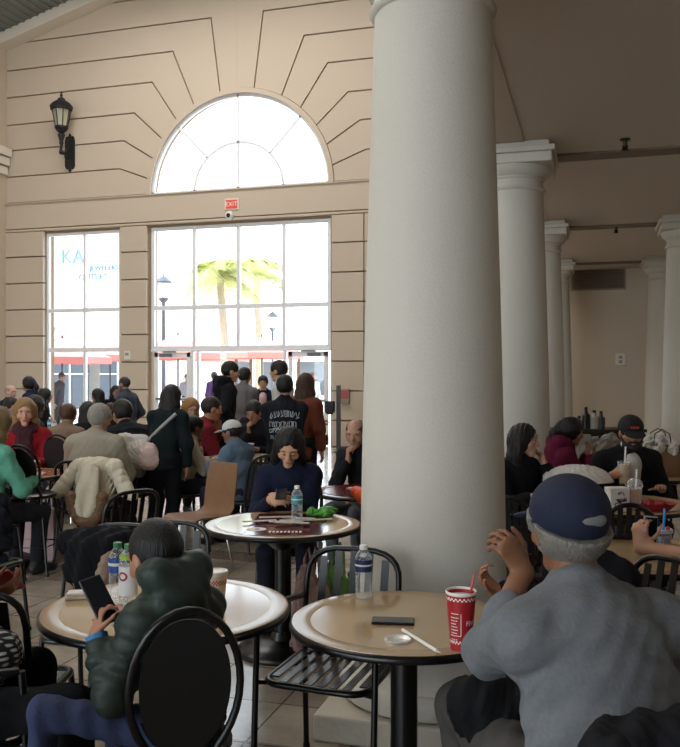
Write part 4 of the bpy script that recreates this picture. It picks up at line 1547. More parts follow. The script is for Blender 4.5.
MB().add([e_ + Vector((-.006, 0, 0)), e_ + Vector((.006, 0, 0)), e_ + Vector((.012, -.018, -.002)), e_ + Vector((-.004, -.022, .003))], [(0, 1, 2, 3)]).build('torn_end', m_paper, sw, smooth=False)

def cone_wrap(vs, fs, r0, r1, H, a0, zc, rot=0.0, lift=.0006):
    out = []
    for v in vs:
        z = zc + v.y
        r = r0 + (r1 - r0) * z / H + lift
        a = a0 + v.x / r
        out.append((r * math.cos(a), r * math.sin(a), z))
    return out, fs

def paper_cup(label, loc, col, H=.155, r0=.030, r1=.046, rim='#e9e3da', check=None, lid=False, straw=None, text=False, rz=0.0, name='paper_cup'):
    t = thing(name, label, 'cup', loc, rz)
    MB().lathe([(.001, .004), (r0 - .003, .004), (r0 - .003, 0), (r0, 0), (r1, H), (r1 + .002, H + .002), (r1 + .001, H + .005), (r1 - .002, H + .003), (r1 - .004, H - .004), (r0, .02), (.001, .018)], 48, caps=False).build(
        'wall', mat('cup_%s' % col, col, .45), t)
    MB().lathe([(r1 - .0005, H - .006), (r1 + .0025, H + .001), (r1 + .001, H + .005), (r1 - .003, H + .003), (r1 - .004, H - .01), (r1 - .012, H - .05)], 48, caps=False).build('rim', mat('cup_rim_%s' % rim, rim, .5), t)
    for band in ([] if not check else ([check[1]] if len(check[1]) < 4 else [check[1][:2], check[1][2:]])):
        cc = MB()
        n = 44
        for row, zc in enumerate(band):
            for k in range(n):
                if (k + row) % 2: continue
                a = 2 * PI * k / n
                da = 2 * PI / n
                dz = check[2]
                q = []
                for aa, zz in ((a, zc), (a + da, zc), (a + da, zc + dz), (a, zc + dz)):
                    r = r0 + (r1 - r0) * zz / H + .0006
                    q.append((r * math.cos(aa), r * math.sin(aa), zz))
                cc.add(q, [(0, 1, 2, 3)])
        cc.build('check_band', mat('print_%s' % check[0], check[0], .5), t, smooth=False)
    if text:
        tm_ = MB()
        vs, fs = text_verts('FIVE GUYS', .021, 'LEFT')
        tm_.add(*cone_wrap(vs, fs, r0, r1, H, -PI / 2 + .25, .090))
        # printed panel: outline and lines of small print
        bx = lambda x0, x1, z0, z1: ([Vector((x0, z0, 0)), Vector((x1, z0, 0)), Vector((x1, z1, 0)), Vector((x0, z1, 0))], [(0, 1, 2, 3)])
        a0 = -PI / 2 - .12
        for x0, x1, z0, z1 in ((-.002, 0, .050, .122), (-.040, 0, .050, .052), (-.036, -.008, .120, .122)):
            for k in range(6):
                xa, xb = x0 + (x1 - x0) * k / 6, x0 + (x1 - x0) * (k + 1) / 6
                vs, fs = bx(xa, xb, z0, z1)
                tm_.add(*cone_wrap(vs, fs, r0, r1, H, a0, 0))
        rnd = random.Random(4)
        for i in range(6):
            x = -.036
            z0 = .058 + i * .0098
            while x < -.010 - rnd.random() * .008:
                w_ = rnd.uniform(.002, .006)
                vs, fs = bx(x, x + w_, z0, z0 + .0028)
                tm_.add(*cone_wrap(vs, fs, r0, r1, H, a0, 0))
                x += w_ + .0014
        for i in range(2):
            for k in range(3):
                vs, fs = bx(-.034 + k * .008, -.029 + k * .008, .030 + i * .007, .033 + i * .007)
                tm_.add(*cone_wrap(vs, fs, r0, r1, H, a0, 0))
        tm_.build('lettering', mat('print_#efe6dc', '#efe6dc', .5), t, smooth=False)
    if lid:
        MB().lathe([(.001, H + .008), (r1 - .008, H + .008), (r1 - .006, H + .012), (r1 + .002, H + .011), (r1 + .004, H + .002), (r1 + .003, H - .002)], 40, caps=False).build('lid', mat('lid_white', '#e6e0d4', .4), t)
    if straw:
        MB().tube([straw[1], straw[2]], straw[3] if len(straw) > 3 else .0035, 8).build('straw', mat('straw_%s' % straw[0], straw[0], .4), t)
    return t

cup_z = 2.70
paper_cup('tall red paper cup with white checks and a red straw by the old man', at(461, cup_z, TH_), '#a31f2a', .182, .033, .0475,
          check=('#efe6dc', (.024, .029, .160, .165), .005), straw=('#c42b33', (.0, .0, .03), (.045, .018, .232)), text=True, rz=TH)
# left table
paper_cup('cream lidded paper cup with a red check band on the left tan table', at(216, 3.17, TH_), '#e2d6c0', .130, .030, .042,
          check=('#a8323a', (.092, .098, .104), .006), lid=True, rz=TH)
bottle('tall water bottle with green cap and blue label, nearest the napkin packet', at(117.5, 3.22, TH_), '#2a4f96', '#2f7d4c', h=.235, r=.033, band=(.110, .158))
b2 = bottle('clear bottle with a green cap and red and black emblem, partly behind the boy', at(128.5, 3.14, TH_), '#dfe2e4', '#2f7d4c', h=.245, r=.034, band=(.05, .14), extra='plain')
em = MB()
for k in range(14):
    a = -PI / 2 - .1 + .33 * math.cos(2 * PI * k / 14); a2 = -PI / 2 - .1 + .33 * math.cos(2 * PI * (k + 1) / 14)
    a3 = -PI / 2 - .1 + .55 * math.cos(2 * PI * k / 14); a4 = -PI / 2 - .1 + .55 * math.cos(2 * PI * (k + 1) / 14)
    f = lambda aa, q, i: (.0362 * math.cos(aa), .0362 * math.sin(aa), .132 + q * math.sin(2 * PI * i / 14))
    em.add([f(a, .010, k), f(a2, .010, k + 1), f(a4, .017, k + 1), f(a3, .017, k)], [(0, 1, 2, 3)])
em.build('emblem', mat('print_red', '#9c2430', .5), b2)
MB().lathe([(.0348, .070), (.0350, .082)], 28, caps=False).build('dark_band', mat('print_dark', '#17181a', .5), b2)
MB().lathe([(.0300, .190), (.0335, .198), (.033, .206)], 28, caps=False).build('green_band', mat('print_lime', '#9ec53a', .5), b2)
nb_ = thing('napkin_packet', 'small white folded napkin packet on the left table by the phone', 'napkin', at(82, 3.32, TH_), TH + .15)
MB().box((0, 0, .006), (.12, .07, .012)).box((.002, .001, .018), (.115, .066, .012)).build('folded_paper', m_paper, nb_, smooth=False, bevel=.004)

# middle table: printed maroon panel, lettering marks, newspaper, bottle, bag
mp_ = thing('table_print', 'maroon printed panel set into the top of the middle table', 'table print', at(283, 4.97, .7448), TH)
q = MB()
q.add([(-.20, -.37, .0012), (.235, -.37, .0012), (.265, .33, .0012), (-.17, .33, .0012)], [(0, 1, 2, 3)])
q.build('panel', m_lamred, mp_, smooth=False)
q = MB()
for k in range(9):
    x = -.06 + k * .021
    q.add([(x, -.30, .002), (x + .012, -.30, .002), (x + .012, -.255, .002), (x, -.255, .002)], [(0, 1, 2, 3)])
for i in range(24):
    a, b = 2 * PI * i / 24, 2 * PI * (i + 1) / 24
    q.add([(-.135, -.20, .0022), (-.135 + .055 * math.cos(a), -.20 + .055 * math.sin(a), .0022), (-.135 + .055 * math.cos(b), -.20 + .055 * math.sin(b), .0022)], [(0, 1, 2)])
q.build('white_marks', m_paper, mp_, smooth=False)
q = MB().add([(-.15, -.215, .0026), (-.12, -.22, .0026), (-.115, -.185, .0026), (-.14, -.18, .0026)], [(0, 1, 2, 3)])
q.build('blue_emblem', mat('print_blue', '#33509a', .5), mp_, smooth=False)
bottle('clear water bottle with a teal label on the table before the woman in navy', at(297, 4.98, TH_ + .003), '#3c8f9a', '#eef0f1', h=.215)
def crumple(name, label, cat, loc, rx, ry, h, m, rz=0.0, seed=1, part=None):
    rnd = random.Random(seed)
    S = Solid()
    for i in range(9):
        S.ell((rnd.uniform(-.6, .6) * rx, rnd.uniform(-.6, .6) * ry, h * rnd.uniform(.2, .55)), (rx * rnd.uniform(.3, .55), ry * rnd.uniform(.3, .55), h * rnd.uniform(.3, .5)), rotz(rnd.uniform(0, 3)), .01)
    S.plane((0, 0, -1), (0, 0, .001))
    o = solid_obj(name, S, max(.005, min(rx, ry) / 22), m, noise=[(min(.02, h * .16), h * .9 + .03, 1, 'c'), (min(.012, h * .10), h * .4 + .02, 1, 'c')], loc=loc, rz=rz)
    return tag(o, label, cat)
np_ = thing('newspaper', 'folded paper strips and wrappers spread on the maroon table panel', 'paper', at(292, 4.98, TH_ + .003), TH)
rnd = random.Random(5)
for i in range(7):
    x, y = rnd.uniform(-.2, .16), rnd.uniform(-.10, .10)
    MB().box((x, y, .006 + .002 * i), (.20, .035, .004), rz=rnd.uniform(-.3, .3)).build('sheet', mat('newsprint', '#b8b2a8', .8, bump=.2, scale=60, var=.5), np_, smooth=False)
crumple('green_wrapper', 'crumpled bright green wrapper on the middle table, right of the bottle', 'wrapper', at(320, 5.22, TH_ + .003), .10, .055, .05, mat('green_film', '#4f9a3c', .4), TH, 3)
# ------------------------------------------------------------------ the boy, old man and other near figures
TABLEH = .745
boyM = person('boy with short dark hair in a dark green puffer jacket, looking at his phone', 155, 2.76, -50, top=523, hs=1.22, lean=15, hp=22, hy=2, girth=.9,
       skin='#a3745a', hair=('buzz', '#0d0b0a'), wear='#28332d', kind='puffer', hood=.045, legs='#3a4260', v=.0065, knees=.13, w=.96,
       world={'L': at3(96, 634, 2.62), 'Lpole': Vector((-.2, -.3, -1)), 'Ldors': at(0, 1) * 0 + Vector((-.5, -.6, -.2)), 'Ldir': Vector((.05, .35, .9)), 'Lcurl': 1.2,
              'R': at3(121, 618, 2.72), 'Rpole': Vector((.6, -.3, -1)), 'Rdors': Vector((.3, -.3, .9)), 'Rdir': at(-300, 1) .normalized() * .8 + Vector((0, 0, .25)), 'Rcurl': .9},
       legpts={'KL': at3(44, 712, 2.58), 'AL': at3(38, 815, 2.60), 'KR': at3(120, 720, 3.0), 'AR': at3(118, 815, 2.95)}, seat=.45)
bc = put_chair('hoop', at(174, 2.70), hd(-20), 'large round-backed black chair the boy in the puffer jacket sits on')
bc.scale = (.90, .94, 1.0)
for q_ in 'LR':
    e_ = boyM['E' + q_] - boyM['W' + q_]
    e_.normalize()
    MB().tube([boyM['W' + q_] + e_ * .002, boyM['W' + q_] + e_ * .035], .034, 14).build('cuff', mat('cuff_blue', '#3f7fb4', .8), boyM['root'])
def phone(label, loc, R, case='#0a0a0c', scr='#20242c', s=1.0, glow=0):
    t = thing('mobile_phone', label, 'phone', loc)
    t.rotation_mode = 'QUATERNION'
    t.rotation_quaternion = R.to_quaternion()
    MB().box((0, 0, 0), (.072 * s, .148 * s, .009)).build('body', mat('phone_case_%s' % case, case, .3), t, smooth=False, bevel=.004)
    MB().box((0, 0, .005), (.064 * s, .134 * s, .0008)).build('screen', mat('phone_screen_%s' % scr, scr, .12), t, smooth=False)
    return t
def frame(x, y):
    x = Vector(x).normalized(); y = Vector(y); y = (y - x * y.dot(x)).normalized()
    return Matrix((x, y, x.cross(y))).transposed()
Rw, Fw = Vector((CT, ST, 0)), Vector((-ST, CT, 0))
UP = Vector((0, 0, 1))
phone('dark phone held up in both hands by the boy', at3(100, 600, 2.66), frame(Rw * .6 + Fw * .75 + UP * .12, UP * .80 - Rw * .45 + Fw * .35), s=1.08)

old = person('old man in a navy cap and grey long-sleeved shirt, seated with his back to us', 567, 2.22, -16, top=479, lean=16, hp=4, hy=2, ht=0, side=1, part={'L': .62},
       skin='#80583f', hair=('fringe', '#76726b'), wear='#6c6f73', kind='sweater', legs='#4a4744', v=.0065, girth=1.12, w=1.12, twist=-6,
       world={'L': at3(523, 571, 2.46), 'Lpole': Rw * -.55 - UP * 1.0 + Fw * .1, 'Ldors': Rw * .6 - Fw * .8, 'Ldir': UP * .9 - Rw * .55, 'Lcurl': 1.0,
              'R': at3(640, 690, 2.75), 'Rpole': Rw * .6 - UP - Fw * .3, 'Rcurl': .6},
       legpts={'KL': at3(462, 705, 2.72), 'AL': at3(470, 850, 2.70), 'KR': at3(600, 712, 2.72), 'AR': at3(605, 850, 2.7)},
       cap=('#111a32', 'front', -.40, -.036), bare='')
sc_ = old['cap']
# adjuster opening at the back of the cap
Pc = lambda a, b, c_: old['head'] + old['Rh'] @ Vector((a, b, c_)) * old['s']
MB().ball(Pc(0.004, -.120, .026), (.036, .010, .020), 18, 10, old['Rh'] @ rotx(.25)).build('adjuster_strap', mat('strap_grey', '#77777a', .6, bump=.3, scale=120), sc_)
put_chair('slat', at(588, 2.08), hd(-18), 'black metal chair the old man in the grey shirt sits on')

# coat over the back of the old man's chair
def drape(name, label, cat, loc, rz, w, top, bot, col, thick=.06, v=.010, sleeves=True, kind='cloth', hood=None, seed=2):
    t = thing(name, label, cat, loc, rz)
    rnd = random.Random(seed)
    S = Solid()
    S.cone((-w * .8, 0, top - thick), (w * .8, 0, top - thick), thick, thick, .05)
    S.cone((0, -.05, top - thick), (0, -.07, bot + .08), thick * .8, thick * .65, .05, sc=(w / thick * 1.12, 1, 1), R=Matrix.Identity(3))
    S.cone((0, .07, top - thick), (0, .085, top - .22), thick * .6, thick * .5, .05, sc=(w / thick, 1, 1), R=Matrix.Identity(3))
    m = puffy(col) if kind == 'nylon' else cloth(col)
    solid_obj('shell', S, v, m, t, noise=[(.012, .14, .5), (.006, .06, .8)])
    if sleeves:
        for sx in (-1, 1):
            S = Solid()
            S.cone((sx * w * .80, -.03, top - .07), (sx * (w + .09), -.09, top - .26), thick * 1.0, thick * .85, .03, quilt=(.06, .007) if kind == 'nylon' else None)
            S.cone((sx * (w + .09), -.09, top - .26), (sx * (w + .15), -.11, bot + .14), thick * .85, thick * .62, .03)
            solid_obj('sleeve', S, v, m, t, noise=[(.006, .08, .8)])
    return t
drape('black_coat', 'black coat hung over the chair back behind the old man, bottom right', 'coat', at(672, 1.74, 0), hd(-20), .20, .92, .40, '#17181c', .065, .009)

fj = at3(508, 716, 2.50)
S = Solid().cone((-.10, .0, .03), (.10, .05, .02), .085, .075, .04).cone((-.06, -.02, .02), (-.02, -.07, -.20), .075, .05, .04).cone((.06, -.0, .0), (.05, -.06, -.22), .07, .06, .04)
tag(solid_obj('folded_jacket', S, .008, cloth('#131417'), noise=[(.008, .10, 1), (.004, .05, 1)], loc=fj, rz=TH), 'black jacket bunched on the lap of the old man in grey', 'jacket')

# person hidden across the tan table: a black sleeve and a hand show left of the old man
person('person in black behind the old man, one hand raised above the red cup', 560, 3.12, -118, top=505, lean=30, hp=28, skin='#9c6a52', hair=('short', '#1a1614'), wear='#121317', kind='coat',
       legs='#17171b', v=.009, world={'L': at3(497, 592, 2.96), 'Lpole': -UP * 1 + Rw * .4, 'Ldors': -Rw * .7 + Fw * .2 + UP * .3, 'Ldir': -Rw * .65 + UP * .75, 'Lcurl': 1.1}, R='lap',
       chair=('slat', 'black metal chair under the person in black behind the old man'))

# person cut by the left edge: black trousers, plaid hem, red phone
lf = person('person at the left edge in black trousers and a plaid shirt, holding a red phone', -62, 2.78, 58, s=1.0, lean=8, hp=20, skin='#8a5c48', hair=('short', '#15110f'), wear='#1b1c20', kind='shirt',
       legs='#111214', v=.0075, world={'R': at3(-14, 596, 2.98), 'Rdir': Rw * .8 + UP * .25 + Fw * .2, 'Rdors': -UP * .6 - Fw * .4, 'Rcurl': .8, 'L': at3(-40, 600, 3.1)},
       legpts={'KR': at3(72, 706, 2.74), 'AR': at3(78, 862, 2.72), 'KL': at3(36, 668, 3.02), 'AL': at3(52, 845, 3.0)})
def plaid():
    m = bpy.data.materials.new('plaid_cloth')
    m.use_nodes = True
    nt = m.node_tree
    b = nt.nodes['Principled BSDF']
    tc = nt.nodes.new('ShaderNodeTexCoord')
    ws = []
    for ax in 'XZ':
        w = nt.nodes.new('ShaderNodeTexWave'); w.bands_direction = ax; w.inputs['Scale'].default_value = 17
        nt.links.new(tc.outputs['Object'], w.inputs['Vector']); ws.append(w)
    a = nt.nodes.new('ShaderNodeMath'); a.operation = 'MULTIPLY'
    nt.links.new(ws[0].outputs['Fac'], a.inputs[0]); nt.links.new(ws[1].outputs['Fac'], a.inputs[1])
    r = nt.nodes.new('ShaderNodeValToRGB')
    r.color_ramp.elements[0].position = .22; r.color_ramp.elements[0].color = (.008, .008, .01, 1)
    r.color_ramp.elements[1].position = .62; r.color_ramp.elements[1].color = (.5, .5, .5, 1)
    nt.links.new(a.outputs[0], r.inputs[0]); nt.links.new(r.outputs[0], b.inputs['Base Color'])
    b.inputs['Roughness'].default_value = .85
    return m
m_plaid = plaid()
S = Solid()
Q = lf['M'].inverted()
S.cone(lf['pel'] + Vector((-.03, .03, .10)), lf['pel'] + Vector((.0, .12, .05)), .155, .13, .05)
S.cone(lf['HR'] + Vector((.02, .03, .03)), Q @ at3(-4, 656, 2.82), .110, .085, .05)
S.cone(lf['HL'] + Vector((-.02, .03, .03)), Q @ at3(-14, 640, 2.95), .110, .085, .05)
solid_obj('shirt_hem', S, .009, m_plaid, lf['root'], noise=[(.006, .09, .6)])
lf['top'].data.materials.clear(); lf['top'].data.materials.append(m_plaid)
phone('red phone held by the person at the left edge', at3(8, 581, 3.02), frame(Rw * .9 + UP * .2, Fw * .6 - UP * .5 - Rw * .1), case='#a3232b', scr='#7a1c22')
put_chair('arm', at(-48, 2.80), hd(58), 'black metal armchair at the left edge under the person in plaid')

# person cut by the right edge: black sleeve, forearm, phone
person('person at the right edge in a black short-sleeved top, holding a phone', 728, 3.55, -75, s=1.0, lean=10, hp=24, skin='#b98a70', hair=('short', '#5a564f'), wear='#121316', kind='tshirt', legs='#17181b', v=.009,
       world={'L': at3(641, 547, 3.72), 'Lpole': -UP * .9 - Rw * .45 - Fw * .2, 'Ldors': -Rw * .5 - Fw * .5, 'Ldir': UP * .9 - Rw * .05, 'Lcurl': 1.0, 'R': at3(665, 548, 4.0)}, chair=('slat', 'black metal chair at the right edge under the person in black'))
phone('dark phone held up by the person at the right edge', at3(650, 532, 3.74), frame(Rw * .9 + Fw * .2 - UP * .1, UP * .9 - Rw * .3), case='#b8b8ba', scr='#1a1c20', s=.95)

# slatted armchair between the tables
put_chair('arm', at(331, 3.36), hd(-160), 'empty black slatted armchair between the two tan tables, facing us')
# chairs round the near tables
put_chair('hoop', at(-30, 2.18), hd(20), 'round-backed black chair cut by the left edge, beside the plaid shirt')
put_chair('slat', at(3, 3.22), hd(4), 'black metal chair with an arched back just beyond the person in plaid')
put_chair('slat', at(692, 2.9), hd(-60), 'black metal chair at the right edge beside the old man\'s shoulder')
put_chair('slat', at(150, 4.0), hd(-172), 'black metal chair behind the cream paper cup on the left table')
put_chair('slat', at(100, 3.92), hd(-172), 'black metal chair carrying the draped black coat beyond the left table')
ct = drape('black_coat', 'black coat with a beige lining slumped over a chair beyond the left table', 'coat', at(99, 4.10, 0), hd(-170), .20, .87, .45, '#101115', .06, .010, sleeves=False, seed=5)
lin_ = Solid()
lin_.cone((-.10, .10, .74), (-.08, .11, .64), .045, .05, .03)
solid_obj('lining', lin_, .010, cloth('#8a7561'), ct, noise=[(.008, .06, 1)])
put_chair('slat', at(108, 5.6), hd(-50), 'empty black slat-backed chair beyond the boy, in front of the woman with the bag')
put_chair('ply', at(199, 7.0), hd(-140), 'bent plywood chair with chrome legs left of the middle table')

# woman at the middle table
wmn = person('young woman with dark hair in a navy sweater, looking down at the middle table', 289, 5.50, 180, top=431, lean=16, hp=30, ht=-4, fem=True, down=True, skin='#c09478',
       hair=('long', '#0d0b0b'), wear='#151b2e', kind='sweater', legs='#22242e', v=.008,
       world={'R': at3(272, 499, 5.30), 'Rdir': Rw * .8 - Fw * .3, 'Rdors': UP * .5 - Fw * .7, 'Rcurl': 1.0, 'L': at3(287, 499, 5.32), 'Ldir': -Rw * .7 - Fw * .5, 'Ldors': UP * .5 - Fw * .7, 'Lcurl': 1.1},
       chair=('slat', 'black metal chair under the young woman in navy'))
phone('small dark phone in the hands of the woman in navy', at3(281, 494, 5.27), frame(Rw, UP * .3 + Fw * .9), s=.95)
def plastic_bag(label, loc, w, h, d, m, rz, seed, name='plastic_bag', handles=True):
    t = thing(name, label, 'bag', loc, rz)
    rnd = random.Random(seed)
    S = Solid()
    S.cone((0, 0, d * .6), (0, 0, h * .62), d * .6, d * .22, .05, R=Matrix.Identity(3), sc=(w / d, 1, 1))
    for k in range(5):
        S.ell((rnd.uniform(-.35, .35) * w, rnd.uniform(-.3, .3) * d, rnd.uniform(.2, .6) * h), (w * .3, d * .42, h * .2), rotz(rnd.random()), .03)
    S.plane((0, 0, -1), (0, 0, .002))
    solid_obj('sack', S, .010, m, t, noise=[(.024, .11, .8, 'c'), (.014, .055, 1, 'c')])
    if handles:
        for sx in (-1, 1):
            MB().tube([(sx * w * .28, 0, h * .66), (sx * w * .25, .01, h * .9), (sx * w * .12, .02, h), (sx * w * .03, .01, h * .86), (sx * w * .05, 0, h * .68)], .010, 6).build('handle', m, t)
    return t
m_bagw = mat('bag_plastic_white', '#d6d2cc', .35, bump=.4, scale=25, var=.06, trans=.1)
m_bagr = mat('bag_plastic_pinkish', '#8e6f68', .4, bump=.4, scale=14, var=.35)
m_bagg = mat('bag_plastic_green', '#5f8a3a', .4, bump=.4, scale=25, var=.1)
plastic_bag('pale plastic shopping bag with red print on the chair seat under the middle table', at(312, 4.86, .0), .17, .62, .11, m_bagr, TH, 3)
plastic_bag('green plastic bag standing beside the pale one under the middle table', at(338, 5.02, .0), .13, .62, .10, m_bagg, TH, 6)

# man leaning on his hand, and the orange jacket by the column
person('balding man in a black jacket resting his chin on his hand, beside the column', 355, 7.0, -148, top=420, lean=22, hp=14, hy=-18, skin='#a97f68', hair=('bald', '#3c3834'), wear='#15161a', kind='sweater', legs='#53565c', v=.010,
       L='lap', R='face', chair=('slat', 'black metal chair under the balding man by the column'))
make_table('round dark red table in front of the balding man by the column', 366, 6.35, .80, top=m_lamred, rim=m_lamred)
person('person in a bright orange jacket mostly hidden by the huge column', 392, 5.75, -30, top=455, lean=12, hp=8, skin='#a97f68', hair=('short', '#1a1512'), wear='#c24416', kind='puffer', legs='#24262c', v=.011,
       world={'L': at3(351, 490, 6.0)}, chair=('slat', 'black metal chair under the person in orange'))

# ------------------------------------------------------------------ the middle crowd
bagw = person('standing woman in dark green-black with a pale shoulder strap across her back', 172, 8.1, 10, top=386, pose='stand', lean=16, hp=14, hy=6, fem=True, skin='#a07a64', hair=('bob', '#14100f'), wear='#101a1c', kind='sweater', legs='#14171c', v=.011,
       L='reach', R='side', girth=1.08)
J = bagw
def strap(J, a, b, m, name='shoulder_strap', r=.016):
    pts = []
    pa, pb = a, b
    for i in range(15):
        f = i / 14
        p = pa.lerp(pb, f)
        pts.append(p + Vector((0, -.035 * math.sin(PI * f), 0)))
    return pts
hb = thing('handbag', 'grey shoulder bag hanging at the left hip of the standing woman in dark green', 'handbag', J['base'], J['rz'])
pts = strap(J, J['SR'] + Vector((-.02, -.10, .045)), J['HL'] + Vector((-.13, -.06, .10)), None)
MB().tube(pts, .016, 8).build('strap', cloth('#9a9a98'), hb)
S = Solid().cone(J['HL'] + Vector((-.17, -.0, .05)), J['HL'] + Vector((-.17, .0, -.08)), .09, .10, .03, R=rotz(.2), sc=(.6, 1.2, 1))
solid_obj('pouch', S, .010, cloth('#8d8a86'), hb, noise=[(.006, .06, 1)])

tsh = person('standing person in a black top with a white graphic print on the back', 285, 8.5, 2, top=376, pose='stand', lean=4, hp=6, skin='#9a735d', hair=('short', '#0e0c0c'), wear='#14171d', kind='sweater', legs='#1b1d24', v=.010, L='cross', R='cross', girth=1.1, w=1.08)
dg = bpy.context.evaluated_depsgraph_get()
me_ = tsh['top'].data
bvh = BVHTree.FromPolygons([v.co.copy() for v in me_.vertices], [tuple(p.vertices) for p in me_.polygons])
gm = MB()
rnd = random.Random(11)
c0 = tsh['nb'] - Vector((0, 0, .26))
def stroke(pts, r=.004):
    out = []
    for x, z in pts:
        h = bvh.ray_cast(Vector((c0.x + x, -1, c0.z + z)), Vector((0, 1, 0)))[0]
        if h is not None: out.append(h + Vector((0, -.002, 0)))
    if len(out) > 1: gm.tube(out, r, 5)
for row, (zz, hh, ww) in enumerate(((.095, .06, .13), (.02, .05, .135), (-.035, .03, .135), (-.10, .034, .12))):
    x = -ww
    while x < ww:
        w_ = rnd.uniform(.018, .034)
        arch = .025 * (1 - (x / ww) ** 2) if row == 0 else 0
        k = rnd.randrange(4)
        z0, z1 = zz + arch, zz + arch + hh
        if k == 0: stroke([(x, z0), (x, z1), (x + w_, z1 - .01), (x + w_, z0)])
        elif k == 1: stroke([(x, z1), (x + w_ / 2, z0), (x + w_, z1)]); stroke([(x, z0), (x + w_, z0 + .01)])
        elif k == 2: stroke([(x, z0), (x + w_, z0), (x + w_, z1), (x, z1), (x, z0 + .01)])
        else: stroke([(x, z0 + .005), (x + w_ * .4, z1), (x + w_, (z0 + z1) / 2), (x + w_ * .3, z0)])
        x += w_ + .012
for k in range(9):
    a = k * .7
    stroke([(-.10 + .025 * k, .0 + .02 * math.sin(a)), (-.085 + .025 * k, -.02 + .02 * math.cos(a)), (-.07 + .025 * k, .01)], .006)
gm.build('back_print', mat('print_offwhite', '#b9bcc0', .7), tsh['root'])

person('standing woman with long wavy brown hair in a rust-orange jacket', 306, 9.2, 28, top=374, pose='stand', lean=6, hp=4, hy=-14, fem=True, skin='#b48870', hair=('long', '#3a2418'), wear='#6c3a2c', kind='coat', legs='#1d2026', v=.012, L='cross', R='side')
person('tall man with dark hair in a pale T-shirt standing by the doorway, facing left', 278, 10.6, -72, top=361, pose='stand', lean=3, hp=6, skin='#b48a70', hair=('short', '#15110f'), wear='#b9b8b4', kind='shirt', legs='#2a2d36', v=.013, L='side', R='side', s=None)
person('tall young man in a black hoodie standing sideways near the doorway, facing right', 231, 10.9, 68, top=362, pose='stand', lean=4, hp=8, hy=8, skin='#b48a70', hair=('short', '#0f0d0c'), wear='#15161b', kind='coat', hood=True, legs='#15171c', v=.012, L='pocket', R='pocket')
person('person in a grey top behind the hoodie, turned toward the door', 245, 12.2, 20, top=368, pose='stand', skin='#8c6a58', hair=('short', '#1a1614'), wear='#6a6668', kind='sweater', legs='#2a2c33', v=.014, L='side', R='cross')
person('man in an open navy blazer and pink shirt walking in from the doorway', 263, 13.6, 176, top=376, pose='stand', stride=.12, skin='#b48a70', hair=('short', '#14110f'), wear='#1c2440', kind='coat', inner='#d8b4ae', legs='#2a2f3c', v=.012, L='side', R='cross')
person('person with dark hair seated behind the red cups, face hidden', 254, 9.6, -160, top=402, hp=20, skin='#a67c66', hair=('short', '#17120f'), wear='#17181d', kind='coat', v=.014, L='table', R='face', chair=('slat', 'black metal chair under the person behind the red cups'))

person('stocky man in a dark red sweater with his hand to his face, seated in profile', 212, 9.35, 60, top=397, lean=18, hp=10, hy=8, skin='#a97860', hair=('buzz', '#241c18'), wear='#6e1c28', kind='sweater', legs='#23252c', v=.011, L='face', R='table', girth=1.12, chair=('slat', 'black metal chair under the man in dark red'))
person('person with blond hair seated left of the man in dark red', 191, 10.1, 150, top=399, lean=14, hp=16, fem=True, skin='#c09880', hair=('bob', '#8a6338'), wear='#4a3a3a', kind='sweater', v=.013, L='table', R='table', chair=('slat', 'black metal chair under the blond person'))
person('child in a white patterned cap and pale blue denim jacket, turned left', 231, 8.0, -55, top=421, lean=12, hp=8, hy=-18, skin='#8a6450', hair=('short', '#1a1411'), wear='#56687a', kind='coat', legs='#2a2e3a', v=.010, cap=('#b8b8b4', 'front'), L='table', R='table', chair=('slat', 'black metal chair under the child in the white cap'))
person('dark haired child in profile wearing a cream quilted body warmer', 195, 8.4, 62, top=417, lean=10, hp=14, skin='#7a5644', hair=('short', '#120f0e'), wear='#aea491', kind='coat', legs='#222530', v=.010, L='face', R='table', w=.9, chair=('slat', 'black metal chair under the child in the cream body warmer'))
make_table('round table with red cups among the seated group near the doors', 247, 8.85, .95)
paper_cup('red paper cup on the crowded table near the doors, the left one', at(242, 8.60, TABLEH), '#b3242c', .15, .034, .047)
paper_cup('red paper cup on the crowded table near the doors, the right one', at(249, 8.52, TABLEH), '#b3242c', .17, .036, .050)

# left side of the crowd
greyman = person('grey-haired man in a light grey jacket, a cream coat on his chair', 100, 7.7, 8, top=405, lean=12, hp=10, hy=14, skin='#b08a72', hair=('short', '#8a8680'), wear='#979182', kind='coat', legs='#2c2b2a', v=.009, girth=1.12, w=1.12, L='table', R='table',
       chair=('slat', 'black metal chair under the grey-haired man, draped with a cream coat'))
cc = drape('cream_coat', 'cream puffer coat with a fur-trimmed hood hung on the grey-haired man\'s chair', 'coat', at(98, 7.24, 0), hd(8), .20, .90, .46, '#c2b9a4', .07, .010, kind='nylon', seed=4)
S = Solid().cone((0, -.16, .80), (.0, -.22, .52), .07, .11, .04, R=Matrix.Identity(3), sc=(1.1, .6, 1))
S.sub((0, -.27, .62), (.055, .05, .16), None, .02)
solid_obj('hood', S, .010, puffy('#c2b9a4'), cc, noise=[(.006, .07, 1)])
S = Solid()
for k in range(13):
    a = PI + PI * k / 12
    S.ell((.135 * math.cos(a), -.225, .60 + .20 * math.sin(a)), (.048, .045, .048), None, .02)
solid_obj('fur_trim', S, .010, hairm('#6b5238'), cc, noise=[(.010, .03, 1)])
make_table('round table in front of the grey-haired man, under the white bags', 116, 8.35, .92)
plastic_bag('crumpled white plastic bag on the table right of the grey-haired man', at(134, 7.9, TABLEH), .30, .40, .18, m_bagw, TH, 4, handles=False)
plastic_bag('second white plastic bag beside it, under the standing woman\'s arm', at(149, 7.85, TABLEH), .16, .30, .14, mat('bag_plastic_pink', '#cdb4ae', .4, bump=.4, scale=20, var=.1), TH, 9, handles=False)

